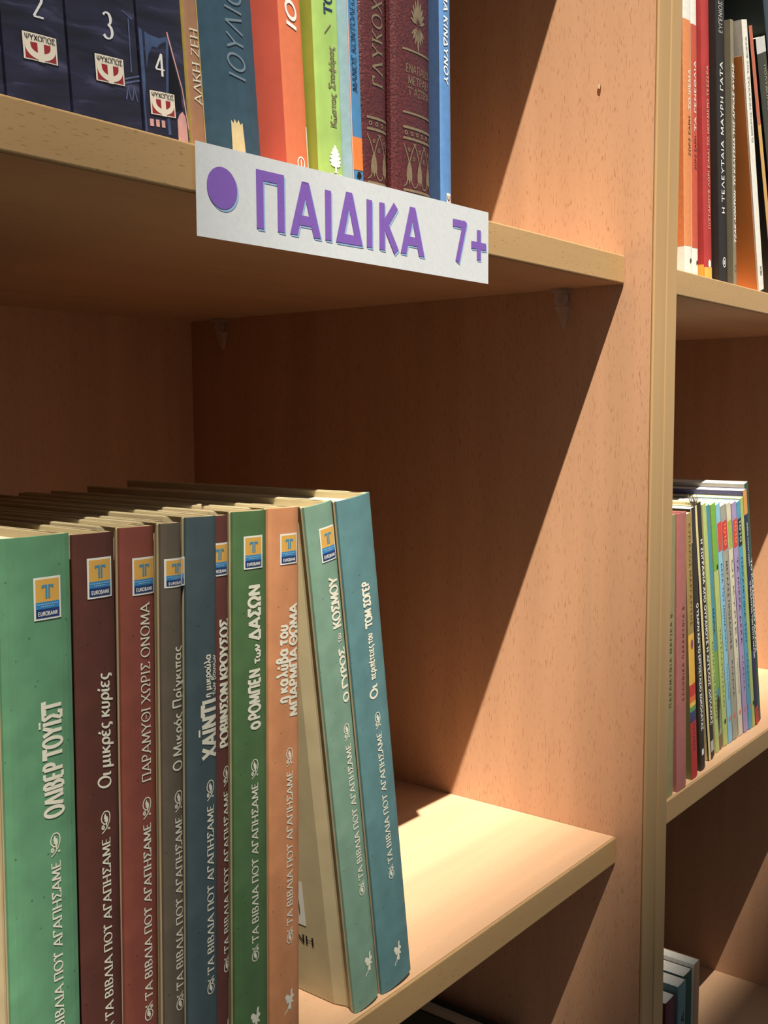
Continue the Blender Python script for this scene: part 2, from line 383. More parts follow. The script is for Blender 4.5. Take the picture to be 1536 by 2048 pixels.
# ------------------------------------------------------------------ books
class Book:
    """local axes: x across the spine, y into the shelf, z up"""
    def __init__(s, xb, y, zs, th, w, h, d, spine, label, group, kind='hardback', cover=None, bulge=0.0012,
                 pages=None, name=None, over=0.0035, edge=0.0, left=None, cat='book', groove=True):
        s.w, s.h, s.d, s.bulge = w, h, d, bulge
        lift = max(0.0, w * math.sin(-th))
        s.root = empty(name or ('hardback_book' if kind == 'hardback' else 'paperback_book'), (xb, y, zs + lift + 0.0002), (0, -th, 0))
        tag(s.root, label, cat, group)
        pages = pages or PAGES
        cover = cover or spine
        n = 12
        prof = [(w * i / n, s.py(w * i / n)) for i in range(n + 1)]
        if kind == 'hardback':
            t = 0.0024
            inner = [(x, max(yy + 0.0012, 0.0012)) for x, yy in reversed(prof)]
            sp = MB(); sp.prism(prof + inner, 0, h, spine)
            o = sp.build('spine', s.root, smooth=False)
            b = MB()
            yb = bulge + 0.0007
            for sgn in (0, 1):
                if groove:
                    pr = [(0.0, yb), (0.0, yb + 0.0015), (0.0019, yb + 0.0050), (0.0019, yb + 0.0062), (0.0, yb + 0.0125), (0.0, d), (t, d), (t, yb)]
                else:
                    pr = [(0.0, yb), (0.0, d), (t, d), (t, yb)]
                if sgn: pr = [(w - x, yy) for x, yy in pr]
                else: pr = pr[::-1]
                b.prism(pr, 0, h, cover)
            b.build('cover', s.root, bevel=0.0005)
            p = MB(); p.box((t, bulge + 0.003, over), (w - t, d - 0.004, h - over), pages)
            p.build('page_block', s.root)
        else:
            t = 0.0004
            sp = MB()
            inner = [(min(max(x, t), w - t), yy + 0.0005) for x, yy in reversed(prof)]
            sp.prism(prof + inner, 0, h, spine)
            sp.build('spine', s.root)
            b = MB(); yb = bulge + 0.0001
            b.box((0, yb, 0), (t, d, h), left or cover); b.box((w - t, yb, 0), (w, d, h), cover)
            b.build('cover', s.root)
            p = MB(); p.box((t, bulge + 0.0006, 0.0003), (w - t, d - 0.0005, h - 0.0004), pages)
            p.build('page_block', s.root)
    def py(s, x):
        u = 2 * x / s.w - 1
        u = max(-1, min(1, u))
        return s.bulge * (0.6 * u * u + 0.4 * u ** 6)
    def decal(s, name, quads, mat, off=0.00018, parent=None, mb=None):
        """quads of (x,z) laid on the spine surface"""
        b = mb or MB()
        for q in quads:
            b.add([(px, s.py(px) - off, pz) for px, pz in q], [tuple(range(len(q)))], mat)
        if mb is None: return b.build(name, parent or s.root)
    def rect(s, x0, z0, x1, z1, n=8):
        return [[(x0 + (x1 - x0) * i / n, z0), (x0 + (x1 - x0) * (i + 1) / n, z0), (x0 + (x1 - x0) * (i + 1) / n, z1), (x0 + (x1 - x0) * i / n, z1)] for i in range(n)]
    def band(s, z0, z1, mat, x0=0.0, x1=None, name='printed_band', off=0.00012, slope=0.0):
        x1 = s.w if x1 is None else x1
        q = []
        for i in range(8):
            a = x0 + (x1 - x0) * i / 8; b = x0 + (x1 - x0) * (i + 1) / 8
            q.append([(a, z0 + slope * (a - x0)), (b, z0 + slope * (b - x0)), (b, z1), (a, z1)])
        return s.decal(name, q, mat, off)
    def text_up(s, name, st, x_base, x_top, z0, z1, mat, parts=None, off=0.00022, **kw):
        """reads from bottom to top; x_base is the baseline (right), x_top the cap line (left)"""
        qs, adv = text_quads(st, **kw)
        out = [[(x_base + (x_top - x_base) * v, z0 + (z1 - z0) * u / adv) for u, v in q] for q in qs]
        if parts is not None: parts += out; return
        return s.decal(name, out, mat, off)
    def text_down(s, name, st, x_base, x_top, z0, z1, mat, off=0.00022, parts=None, **kw):
        """reads from top to bottom, starts at z0 (high) ends at z1 (low); cap line on the right"""
        qs, adv = text_quads(st, **kw)
        out = [[(x_base + (x_top - x_base) * v, z0 + (z1 - z0) * u / adv) for u, v in q] for q in qs]
        if parts is not None: parts += out; return
        return s.decal(name, out, mat, off)
    def text_flat(s, name, st, x0, x1, z0, z1, mat, off=0.00022, parent=None, **kw):
        qs, adv = text_quads(st, **kw)
        out = [[(x0 + (x1 - x0) * u / adv, z0 + (z1 - z0) * v) for u, v in q] for q in qs]
        return s.decal(name, out, mat, off, parent)
    def strokes(s, lines, w, sx=1.0, sz=1.0, ox=0.0, oz=0.0):
        q = []
        for ln in lines:
            pts = [(ox + x * sx, oz + z * sz) for x, z in ln]
            q += [[tuple(p) for p in r] for r in ribbon(sub(pts, 0.002), lambda t: w)]
        return q

CREAM_INK = paint((226, 222, 200), 0.6, 0.2, 0.02)

def fan(pts):
    c = (sum(p[0] for p in pts) / len(pts), sum(p[1] for p in pts) / len(pts))
    return [[c, pts[i], pts[(i + 1) % len(pts)]] for i in range(len(pts))]

def ornament(bk, xc, z0, z1, flip=False):
    """leaf in a curl with a small spiral; unit box x -0.5..0.5, y 0..1"""
    curl = [(-0.42,0.02),(-0.1,0.14),(0.2,0.3),(0.4,0.5),(0.46,0.7),(0.38,0.88),(0.15,0.98),(-0.15,0.98),(-0.38,0.86),(-0.47,0.7),(-0.42,0.55),(-0.2,0.44),(0.0,0.4)]
    leaf = [(0.15,0.12),(0.12,0.4),(0.25,0.55),(0.2,0.72),(0.05,0.76),(-0.05,0.9),(-0.16,0.82),(-0.22,0.68),(-0.12,0.64),(-0.18,0.55),(-0.04,0.52),(0.0,0.4)]
    sp = [(-0.28 + 0.2 * (1 - i / 22) * math.cos(i * 0.6 + 1), 0.28 + 0.12 * (1 - i / 22) * math.sin(i * 0.6 + 1)) for i in range(22)]
    s2 = [(0.36 + 0.1 * (1 - i / 16) * math.cos(i * 0.6 + 2), 0.17 + 0.06 * (1 - i / 16) * math.sin(i * 0.6 + 2)) for i in range(16)]
    H = z1 - z0; W = 0.0042
    f = (lambda p: (xc - p[0] * W, z1 - p[1] * H)) if flip else (lambda p: (xc + p[0] * W, z0 + p[1] * H))
    q = []
    for ln, w in ((curl, 0.00042), (sp, 0.0003), (s2, 0.0003)):
        q += [[tuple(p) for p in r] for r in ribbon([f(p) for p in ln], lambda t: w)]
    q += fan([f(p) for p in leaf])
    return q

def griffin(bk, xc, z0, z1):
    """small rampant winged beast with a curling tail"""
    H = z1 - z0; W = 0.0062
    f = lambda p: (xc + (p[0] - 0.5) * W, z0 + p[1] * H)
    q = []
    polys = [
        [(0.62,0.95),(0.72,1.0),(0.84,0.97),(0.78,0.9),(0.74,0.82),(0.88,0.72),(1.0,0.66),(0.9,0.6),(0.74,0.6),(0.78,0.5),(0.92,0.42),(0.86,0.36),(0.66,0.42),(0.62,0.28),(0.66,0.16),(0.52,0.12),(0.4,0.22),(0.32,0.14),(0.26,0.2),(0.4,0.4),(0.52,0.6),(0.6,0.78)],
        [(0.56,0.7),(0.4,0.78),(0.22,0.86),(0.06,0.8),(0.02,0.7),(0.14,0.72),(0.06,0.6),(0.2,0.62),(0.12,0.5),(0.28,0.52),(0.24,0.42),(0.42,0.46),(0.54,0.56)],
    ]
    for P in polys: q += fan([f(p) for p in P])
    tail = [(0.36,0.24),(0.26,0.12),(0.12,0.12),(0.06,0.04),(0.0,0.0)]
    q += [[tuple(p) for p in r] for r in ribbon([f(p) for p in tail], lambda t: 0.0005)]
    return q

STK_W = paint((226, 226, 216), 0.4, 0.4, 0.02)
STK_Y = paint((236, 178, 58), 0.4, 0.4, 0.02)
STK_B = paint((34, 140, 205), 0.4, 0.4, 0.02)
STK_N = paint((18, 56, 122), 0.4, 0.4, 0.02)
STK_T = paint((60, 150, 190), 0.4, 0.4, 0.02)
def sticker(bk, xc, z0, z1):
    w = 0.0108; x0 = xc - w / 2; x1 = xc + w / 2; H = z1 - z0
    b = MB()
    bk.decal('', bk.rect(x0, z0, x1, z1), STK_W, 0.00022, mb=b)
    o = b.build('sticker', bk.root); o['label'] = 'white edged yellow and blue sticker'
    e = 0.0007
    b = MB()
    bk.decal('', bk.rect(x0 + e, z0 + 0.42 * H, x1 - e, z1 - e), STK_Y, 0.0003, mb=b)
    bk.decal('', bk.rect(x0 + e, z0 + 0.26 * H, x1 - e, z0 + 0.42 * H), STK_B, 0.0003, mb=b)
    bk.decal('', bk.rect(x0 + e, z0 + e, x1 - e, z0 + 0.26 * H), STK_N, 0.0003, mb=b)
    b.build('sticker_print', o)
    # twin half-T emblem
    b = MB(); q = []
    zc0 = z0 + 0.5 * H; zc1 = z0 + 0.82 * H; W = w * 0.36
    for sg in (-1, 1):
        q += [[tuple(p) for p in r] for r in ribbon([(xc + sg * W * 0.14, zc0), (xc + sg * W * 0.14, zc1)], lambda t: 0.00075)]
        q += [[tuple(p) for p in r] for r in ribbon([(xc + sg * W * 0.2, zc1 - 0.0004), (xc + sg * W * 0.52, zc1 - 0.0004), (xc + sg * W * 0.52, zc1 - 0.0011)], lambda t: 0.0007)]
    bk.decal('', q, STK_T, 0.00038, mb=b)
    b.build('sticker_emblem', o)
    b = MB()
    for st, za, zb, wd, mt in (('EUROBANK', 0.10, 0.19, 0.72, STK_W),):
        qs, adv = text_quads(st, thick=0.2, gap=0.14)
        bk.decal('', [[(xc - w * wd / 2 + w * wd * u / adv, z0 + H * (za + (zb - za) * v)) for u, v in q] for q in qs], mt, 0.00038, mb=b)
    for za, wd in ((0.35, 0.8), (0.30, 0.5)):      # two lines of tiny print
        q = []
        k = 12 if wd > 0.6 else 7
        for i in range(k):
            xa = xc - w * wd / 2 + w * wd * i / k
            q += bk.rect(xa, z0 + H * za, xa + w * wd / k * 0.62, z0 + H * (za + 0.028), 1)
        bk.decal('', q, paint((150, 205, 235), 0.4, 0.4, 0.02), 0.00038, mb=b)
    b.build('sticker_lettering', o)

G1 = 'matching hardbacks on the lower shelf of the left bookcase'
SERIF = dict(thick=0.17, thin=0.085, serif=True, gap=0.09, space=0.34)
def series_book(xb, y, th, w, h, col, label, title, xc_off=0.0107, st=None, ink=(226, 222, 200)):
    bk = Book(xb, y, 0.0, th, w, h, 0.178, cloth(col), label, G1, cover=BOARD, bulge=0.0016)
    inkm = paint(ink, 0.6, 0.2, 0.021)
    q = []
    bk.text_up('', 'ΤΑ ΒΙΒΛΙΑ ΠΟϒ ΑΓΑΠΗΣΑΜΕ', xc_off + 0.0018, xc_off - 0.0018, 0.0656, 0.1343, inkm, parts=q, **SERIF)
    bk.decal('series_lettering', q, inkm)
    bk.decal('ornament', ornament(bk, xc_off, 0.1362, 0.1444), inkm)
    bk.decal('ornament', ornament(bk, xc_off, 0.0572, 0.0642, True), inkm)
    return bk, inkm

def finish_series(bk, inkm, xc, z0, z1):
    bk.decal('publisher_emblem', griffin(bk, xc, z0, z1), inkm)

# ================================================================== setting
fl = MB(); fl.box((-9, -9, -0.86), (9, 4, -0.80), paint((120, 116, 110), 0.9, 0.1, 0.15, 3))
f_ = fl.build('floor'); f_['kind'] = 'structure'
# unseen thin cut-out, added and shaped to shade the shelves' foot and left
Ld = 17.2
prof = [(-1.6, -1.6), (-0.42, -0.15), (-0.405, 0.05), (-0.428, 0.12), (-0.462, 0.20), (-0.478, 0.30), (-0.482, 0.90),
        (-0.394, 0.90), (-0.391, 0.30), (-0.378, 0.20), (-0.355, 0.12), (-0.30, 0.05), (-0.2, 0.06), (0.05, 0.075), (0.6, 0.07), (4.0, 0.07)]
P0 = -SUN_DIR * Ld
tp = [(P0.x + x, P0.y, P0.z + z) for x, z in prof]
vs = [(tp[0][0], P0.y, -0.8)] + tp + [(tp[-1][0], P0.y, -0.8)]
n_ = len(vs)
vs += [(x, y - 0.012, z) for x, y, z in vs]
wl = MB()
wl.add(vs, [tuple(range(n_ - 1, -1, -1)), tuple(range(n_, 2 * n_))] + [(i, (i + 1) % n_, n_ + (i + 1) % n_, n_ + i) for i in range(n_)], paint((150, 140, 126), 0.9, 0.1, 0.08, 2))
w_ = wl.build('shade_cutout'); w_['kind'] = 'structure'

# ================================================================== bookcases
T = 0.018; S = 0.0203; D = 0.418; HT = 0.3712
TOPZ, BOTZ = 1.06, -0.80
def bookcase(x0, x1, lw, rw, shelves, label, name):
    """x0, x1: inner faces; lw, rw: panel thickness"""
    r = empty(name, (x0, 0, BOTZ)); tag(r, label, 'bookcase', None)
    def L(p): return (p[0] - x0, p[1], p[2] - BOTZ)
    for a, b in ((x0 - lw, x0), (x1, x1 + rw)):
        m_ = MB(); m_.box(L((a, -S + 0.0022, BOTZ)), L((b, D + 0.004, TOPZ)), WOOD_V)
        p = m_.build('side_panel', r)
        m_ = MB(); m_.box(L((a + 0.0002, -S, BOTZ)), L((b - 0.0002, -S + 0.0022, TOPZ)), BAND_V)
        m_.build('edge_band', p, bevel=0.0019, seg=4)
    m_ = MB(); m_.box(L((x0, D, BOTZ)), L((x1, D + 0.004, TOPZ)), WOOD_V); m_.build('back_panel', r)
    for z in shelves:
        m_ = MB(); m_.box(L((x0 + 0.0003, 0.0018, z - T)), L((x1 - 0.0003, D - 0.0005, z)), WOOD_H)
        p = m_.build('shelf', r)
        m_ = MB(); m_.box(L((x0 + 0.0004, 0.0, z - T + 0.0001)), L((x1 - 0.0004, 0.0018, z + 0.0001)), BAND_H)
        m_.build('edge_band', p, bevel=0.0015, seg=3)
    return r, L
bc1, L1 = bookcase(-0.502, 0.0, T, 0.0185, [-0.389, 0.0, HT + T, 0.7195, TOPZ], 'beech bookcase with a paper sign taped to its upper shelf', 'bookcase')
bc2, L2 = bookcase(0.0365, 0.5384, 0.0172, T, [-0.371, 0.0, HT + T, 0.7195, TOPZ], 'beech bookcase at the right edge, beside the one with the sign', 'bookcase')

def shelf_peg(parent, L, x, y, z):
    b = MB()
    n = 12
    # round plug, flange and a thin support tongue hanging below
    for r_, xa, xb2 in ((0.0035, x - 0.006, x), (0.0055, x - 0.0075, x - 0.006)):
        ring = [(math.cos(2 * math.pi * i / n) * r_, math.sin(2 * math.pi * i / n) * r_) for i in range(n)]
        vs = [L((xa, y + a, z - 0.007 + c)) for a, c in ring] + [L((xb2, y + a, z - 0.007 + c)) for a, c in ring]
        b.add(vs, [(i, (i + 1) % n, n + (i + 1) % n, n + i) for i in range(n)] + [tuple(range(n - 1, -1, -1)), tuple(range(n, 2 * n))], CLEAR)
    b.add([L(p) for p in ((x - 0.007, y - 0.005, z - 0.012), (x - 0.001, y - 0.005, z - 0.012), (x - 0.001, y + 0.005, z - 0.012), (x - 0.007, y + 0.005, z - 0.012),
           (x - 0.003, y - 0.001, z - 0.026), (x - 0.001, y - 0.001, z - 0.026), (x - 0.001, y + 0.001, z - 0.026), (x - 0.003, y + 0.001, z - 0.026))],
          [(0,1,2,3), (7,6,5,4), (0,4,5,1), (1,5,6,2), (2,6,7,3), (3,7,4,0)], CLEAR)
    b.box(L((x - 0.011, y - 0.0055, z - 0.0035)), L((x - 0.001, y + 0.0055, z - 0.0003)), CLEAR)
    o = b.build('shelf_peg', parent, bevel=0.0004); o['label'] = 'clear plastic shelf support'
shelf_peg(bc1, L1, 0.0, 0.043, HT)
shelf_peg(bc1, L1, 0.0, 0.375, HT)
# a little chip in the laminate of the right hand panel
b = MB()
ch = [(0.0, 0.0), (0.0016, 0.001), (0.002, 0.0034), (0.0012, 0.006), (0.0, 0.0078), (-0.0008, 0.0052), (-0.0006, 0.002)]
b.add([L1((-0.0002, 0.0195 + y, 0.4935 + z)) for y, z in ch], [tuple(range(len(ch)))], paint((120, 66, 34), 0.8, 0.1, 0.2, 900))
b.add([L1((-0.0003, 0.0195 + y * 0.6 + 0.0002, 0.4975 + z * 0.5)) for y, z in ch], [tuple(range(len(ch)))], paint((235, 196, 150), 0.8, 0.1, 0.1, 900))
b.build('chip_mark', bc1)

# ================================================================== paper sign
SG_P = paint((214, 219, 224), 0.8, 0.15, 0.035, 500)
SG_V = paint((132, 92, 190), 0.6, 0.2, 0.06, 900)
SG_S = paint((150, 184, 230), 0.7, 0.2, 0.05, 700)
sx0, sz0 = -0.36937, 0.35506
sg = empty('paper_sign', (sx0, -0.0008, sz0)); tag(sg, 'white paper sign with purple lettering and dot taped to the shelf edge', 'sign')
b = MB()
n = 24
def sgy(u): return -0.0006 - 0.0006 * math.sin(u * math.pi) ** 2
bot = lambda u: 0.0009 * u * 0.8; top = lambda u: 0.0350 + 0.0026 * u
vs = []; fs = []
for k in (0, 1):
    for i in range(n + 1):
        u = i / n; x = 0.0004 + 0.2027 * u
        vs += [(x, sgy(u) + 0.00025 * k, bot(u)), (x, sgy(u) + 0.00025 * k, top(u))]
o2 = 2 * (n + 1)
for i in range(n):
    fs.append((2*i, 2*i+2, 2*i+3, 2*i+1)); fs.append((o2+2*i+1, o2+2*i+3, o2+2*i+2, o2+2*i))
    fs.append((2*i+1, 2*i+3, o2+2*i+3, o2+2*i+1)); fs.append((2*i+2, 2*i, o2+2*i, o2+2*i+2))
fs += [(0, 1, o2+1, o2), (2*n+1, 2*n, o2+2*n, o2+2*n+1)]
b.add(vs, fs, SG_P); b.build('paper', sg)
# letter skeletons in millimetres from the sign's lower left corner
def rowz(x): return 0.0105 * x            # the print climbs very slightly to the right
W = 4.0
lets = [
 [[(33.7,7),(33.7,28),(45.7,28),(45.7,7)]],
 [[(55.3,13.3),(65.6,13.3)]],
 [[(74.7,7),(74.7,28)]],
 [[(81.2,8.9),(96.2,8.9)]],
 [[(102.8,7),(102.8,28)]],
 [[(112.0,7),(112.0,28)],[(122.4,28),(113.6,17.6)],[(114.2,19.2),(122.8,7)]],
 [[(130.5,13.3),(140.8,13.3)]],
 [[(169.8,26.6),(181.6,26.6)],[(180.9,28.2),(173.8,7.6)]],
 [[(186.6,17.6),(200.6,17.6)],[(193.7,10.4),(193.7,25.6)]],
]
def sign_quads(dx, dz):
    q = []
    for L_ in lets:
        for ln in L_:
            for r in ribbon([(p[0] + dx, p[1] + dz + rowz(p[0]) - 0.3) for p in ln], lambda t: W if ln[0][0] < 165 else 3.6):
                q.append([tuple(p) for p in r])
    for xl, xm, xr, z0 in ((50.9, 60.4, 69.9, 7.0), (126.0, 135.6, 145.2, 7.0), (79.6, 88.7, 97.8, 7.0)):
        for e in (xl, xr):
            sg_ = 1 if e < xm else -1
            P = [(e, z0), (e + 4.5 * sg_, z0), (xm + 2.1 * sg_, 29.2), (xm - 2.1 * sg_, 29.2)]
            if sg_ < 0: P = P[::-1]
            q.append([(p[0] + dx, p[1] + dz + rowz(p[0]) - 0.3) for p in P])
    cx, cz, rx, rz = 13.4 + dx, 19.6 + dz, 7.9, 7.9
    q += fan([(cx + rx * math.cos(a * math.pi / 24), cz + rz * math.sin(a * math.pi / 24)) for a in range(48)])
    return q
for nm, dx, dz, mt, off in (('lettering_shadow', 0.9, -0.9, SG_S, 0.00012), ('lettering', 0, 0, SG_V, 0.00024)):
    b = MB()
    for q in sign_quads(dx, dz):
        b.add([(min(p[0] / 1000, 0.2030), sgy(p[0] / 203) - off, p[1] / 1000) for p in q], [tuple(range(len(q)))], mt)
    o = b.build(nm, sg)
    o['label'] = 'pale blue drop shadow print' if 'shadow' in nm else 'purple printed capitals and dot'

# ================================================================== lower left shelf: the matching series
HAND = dict(thick=0.1, gap=0.07, space=0.3)
# dark maroon volume at the very edge
bk, ink = series_book(-0.4830, 0.012, -0.012, 0.0235, 0.247, (96, 44, 40), 'maroon hardback half hidden behind the wide green book at the left edge', '')
finish_series(bk, ink, 0.011, 0.0255, 0.0365)
# wide green
bk, ink = series_book(-0.4580, 0.0, -0.0118, 0.0271, 0.2474, (108, 172, 126), 'widest hardback, light green with heavy condensed white capitals', '', 0.0178)
bk.text_up('title_lettering', 'ΟΛΙΒΕΡ ΤΟΥΪΣΤ', 0.0215, 0.0139, 0.1503, 0.1905, ink, thick=0.19, thin=0.15, gap=0.09, space=0.18, narrow=0.66, nib=0)
sticker(bk, 0.0170, 0.2190, 0.2335)
finish_series(bk, ink, 0.0178, 0.0255, 0.0365)
# dark brown-red
bk, ink = series_book(-0.4279, 0.003, -0.0132, 0.0176, 0.2459, (108, 60, 50), 'dark red hardback with white brush-script title, right of the wide green', '', 0.0108)
bk.text_up('title_lettering', 'Οι μικρές κυρίες', 0.0134, 0.0078, 0.1528, 0.1952, ink, thick=0.17, thin=0.11, gap=0.05, space=0.26, slant=0.12)
sticker(bk, 0.0103, 0.2227, 0.2372)
finish_series(bk, ink, 0.0108, 0.0255, 0.0365)
# brick red
bk, ink = series_book(-0.4100, 0.002, -0.0201, 0.0156, 0.2466, (156, 80, 64), 'brick red hardback titled in thin serif capitals', '', 0.0100)
bk.text_up('title_lettering', 'ΠΑΡΑΜΥΘΙ ΧΩΡΙΣ ΟΝΟΜΑ', 0.0121, 0.0078, 0.1505, 0.218, ink, thick=0.13, thin=0.075, serif=True, gap=0.1, space=0.36)
sticker(bk, 0.0098, 0.2214, 0.2353)
finish_series(bk, ink, 0.0100, 0.0255, 0.0365)
# grey brown
bk, ink = series_book(-0.3943, -0.002, -0.0200, 0.0097, 0.2472, (114, 102, 86), 'slim grey-brown hardback with a rounded hand-lettered title', '', 0.0064, ink=(214, 208, 186))
bk.text_up('title_lettering', 'Ο Μικρός Πρίγκιπας', 0.0084, 0.0038, 0.1524, 0.2005, ink, thick=0.15, gap=0.07, space=0.34)
sticker(bk, 0.0046 + 0.0016, 0.2230, 0.2340)
finish_series(bk, ink, 0.0062, 0.0255, 0.0365)
# slate blue
bk, ink = series_book(-0.3837, -0.003, -0.0235, 0.0153, 0.2485, (82, 102, 108), 'slate blue hardback with a three-part white title and no sticker', '', 0.0107)
q = []
bk.text_up('', 'ΧΑΪΝΤΙ', 0.0144, 0.0064, 0.1535, 0.1766, ink, parts=q, thick=0.2, gap=0.1, narrow=0.78)
bk.text_up('', 'η μικρούλα', 0.0109, 0.0074, 0.1776, 0.1947, ink, parts=q, thick=0.19, gap=0.06)
bk.text_up('', 'των βουνών', 0.0142, 0.0114, 0.1780, 0.1938, ink, parts=q, thick=0.16, gap=0.08)
bk.decal('title_lettering', q, ink)
finish_series(bk, ink, 0.0107, 0.0255, 0.0365)
# maroon
bk, ink = series_book(-0.3678, 0.004, -0.0225, 0.0124, 0.2474, (122, 68, 60), 'slim maroon hardback set back between slate blue and dark green', '', 0.0105)
bk.text_up('title_lettering', 'ΡΟΒΙΝΣΩΝ ΚΡΟΥΣΟΣ', 0.0118, 0.0066, 0.1528, 0.2052, ink, thick=0.2, thin=0.11, gap=0.06, space=0.2, serif=True, narrow=0.72)
sticker(bk, 0.0066, 0.2232, 0.2365)
finish_series(bk, ink, 0.0100, 0.0255, 0.0365)
# dark green
bk, ink = series_book(-0.3544, 0.001, -0.0188, 0.0190, 0.2482, (92, 132, 80), 'leaf green hardback with heavy white capitals, between maroon and terracotta', '', 0.0104)
q = []
bk.text_up('', 'ο', 0.0136, 0.0056, 0.1572, 0.1602, ink, parts=q, thick=0.2)
bk.text_up('', 'ΡΟΜΠΕΝ', 0.0137, 0.0073, 0.1614, 0.1824, ink, parts=q, thick=0.23, gap=0.1, narrow=0.95)
bk.text_up('', 'των', 0.0137, 0.0090, 0.1849, 0.1927, ink, parts=q, thick=0.19, gap=0.06)
bk.text_up('', 'ΔΑΣΩΝ', 0.0138, 0.0073, 0.1947, 0.2176, ink, parts=q, thick=0.23, gap=0.1, narrow=0.95)
bk.decal('title_lettering', q, ink)
sticker(bk, 0.0101, 0.2245, 0.2381)
finish_series(bk, ink, 0.0104, 0.0255, 0.0365)
# terracotta
bk, ink = series_book(-0.3347, 0.0, -0.0169, 0.0184, 0.2482, (234, 154, 98), 'terracotta orange hardback with a two-line white title', '', 0.0110)
q = []
bk.text_up('', 'η καλύβα του', 0.0098, 0.0036, 0.1647, 0.1984, ink, parts=q, thick=0.21, gap=0.1, space=0.24)
bk.text_up('', 'ΜΠΑΡΜΠΑ ΘΩΜΑ', 0.0165, 0.0112, 0.158, 0.2066, ink, parts=q, thick=0.22, gap=0.08, space=0.24, narrow=0.95)
bk.decal('title_lettering', q, ink)
sticker(bk, 0.0110, 0.2242, 0.2373)
finish_series(bk, ink, 0.0107, 0.0257, 0.0361)
# sea green, leaning
bk, ink = series_book(-0.2734, 0.003, 0.1277, 0.0182, 0.2490, (136, 176, 152), 'pale sea-green hardback leaning left, its cream cover exposed', '', 0.0120)
q = []
bk.text_up('', 'Ο ΓΥΡΟΣ', 0.0163, 0.0119, 0.1548, 0.1803, ink, parts=q, thick=0.25, thin=0.16, serif=True, gap=0.09)
bk.text_up('', 'του', 0.0146, 0.0112, 0.1837, 0.1878, ink, parts=q, thick=0.16)
bk.text_up('', 'ΚΟΣΜΟΥ', 0.0154, 0.0098, 0.1908, 0.2144, ink, parts=q, thick=0.25, thin=0.16, serif=True, gap=0.09)
bk.decal('title_lettering', q, ink)
sticker(bk, 0.0118, 0.2225, 0.2382)
finish_series(bk, ink, 0.0117, 0.0153, 0.0266)
# price label and bookshop print on its exposed back cover
b = MB()
b.add([(-0.0002, 0.028, 0.062), (-0.0002, 0.062, 0.062), (-0.0002, 0.062, 0.038), (-0.0002, 0.028, 0.038)], [(3, 2, 1, 0)], STK_W)
for i in range(9):
    y = 0.031 + i * 0.0032
    b.add([(-0.0004, y, 0.060), (-0.0004, y + 0.0005 + 0.0009 * ((i * 7) % 3) / 2, 0.060), (-0.0004, y + 0.0005 + 0.0009 * ((i * 7) % 3) / 2, 0.044), (-0.0004, y, 0.044)], [(3, 2, 1, 0)], paint((30, 28, 26)))
b.build('bar_code_label', bk.root)
b = MB()
qs, adv = text_quads('ΩΝΗ', thick=0.14, thin=0.08, serif=True)
b.add([], [], STK_W)
for q in qs: b.add([(-0.0003, 0.042 - 0.018 * u / adv, 0.0285 + 0.0042 * v) for u, v in q], [tuple(range(len(q)))], paint((40, 34, 28)))
b.build('cover_lettering', bk.root)
# steel blue, leaning
bk, ink = series_book(-0.2523, 0.003, 0.1249, 0.0240, 0.2501, (100, 148, 152), 'steel blue hardback leaning left at the right end of the row', '', 0.0135)
q = []
bk.text_up('', 'Οι', 0.0150, 0.0096, 0.1520, 0.1585, ink, parts=q, thick=0.19, gap=0.08)
bk.text_up('', 'περιπέτειες του', 0.0148, 0.0104, 0.1612, 0.1840, ink, parts=q, thick=0.21, gap=0.09, space=0.25)
bk.text_up('', 'ΤΟΜ ΣΟΓΕΡ', 0.0157, 0.0108, 0.1872, 0.2092, ink, parts=q, thick=0.22, gap=0.08, space=0.25, narrow=0.8)
bk.decal('title_lettering', q, ink)
finish_series(bk, ink, 0.0130, 0.0108, 0.0222)

# ================================================================== upper left shelf
G2 = 'books on the upper shelf of the left bookcase'
ZU = HT + T
RED_S = paint((176, 32, 44), 0.4, 0.4, 0.02)
PSI_W = paint((236, 226, 206), 0.4, 0.4, 0.02)
INKD = paint((26, 24, 26), 0.5, 0.3, 0.02)
def psi_badge(bk, x0, z0, x1, z1):
    b = MB(); xc = (x0 + x1) / 2; w = x1 - x0; h = z1 - z0
    bk.decal('', bk.rect(x0 - 0.00025, z0 - 0.00025, x1 + 0.00025, z1 + 0.00025), INKD, 0.0002, mb=b)
    bk.decal('', bk.rect(x0, z0, x1, z1), PSI_W, 0.00026, mb=b)
    o = b.build('publisher_badge', bk.root); o['label'] = 'cream badge with red field and white psi'
    b = MB()
    bk.decal('', bk.rect(x0 + 0.05 * w, z0 + 0.05 * h, x1 - 0.05 * w, z0 + 0.66 * h), RED_S, 0.00032, mb=b)
    q = [[tuple(p) for p in r] for r in ribbon([(xc, z0 - 0.02 * h), (xc, z0 + 0.72 * h)], lambda t: 0.19 * w)]
    q += [[tuple(p) for p in r] for r in ribbon([(xc - 0.38 * w, z0 + 0.68 * h)] + [(xc + 0.37 * w * math.cos(math.radians(a)), z0 + (0.52 + 0.36 * math.sin(math.radians(a))) * h) for a in range(185, 360, 10)] + [(xc + 0.38 * w, z0 + 0.68 * h)], lambda t: 0.16 * w)]
    bk.decal('', q, PSI_W, 0.00038, mb=b)
    b.build('badge_emblem', o)
    qs, adv = text_quads('ΨΥΧΟΓΙΟΣ', thick=0.15, thin=0.1, gap=0.08)
    bk.decal('badge_lettering', [[(x0 + 0.06 * w + 0.88 * w * u / adv, z0 + h * (0.74 + 0.2 * v)) for u, v in q] for q in qs], INKD, 0.00038, parent=o)

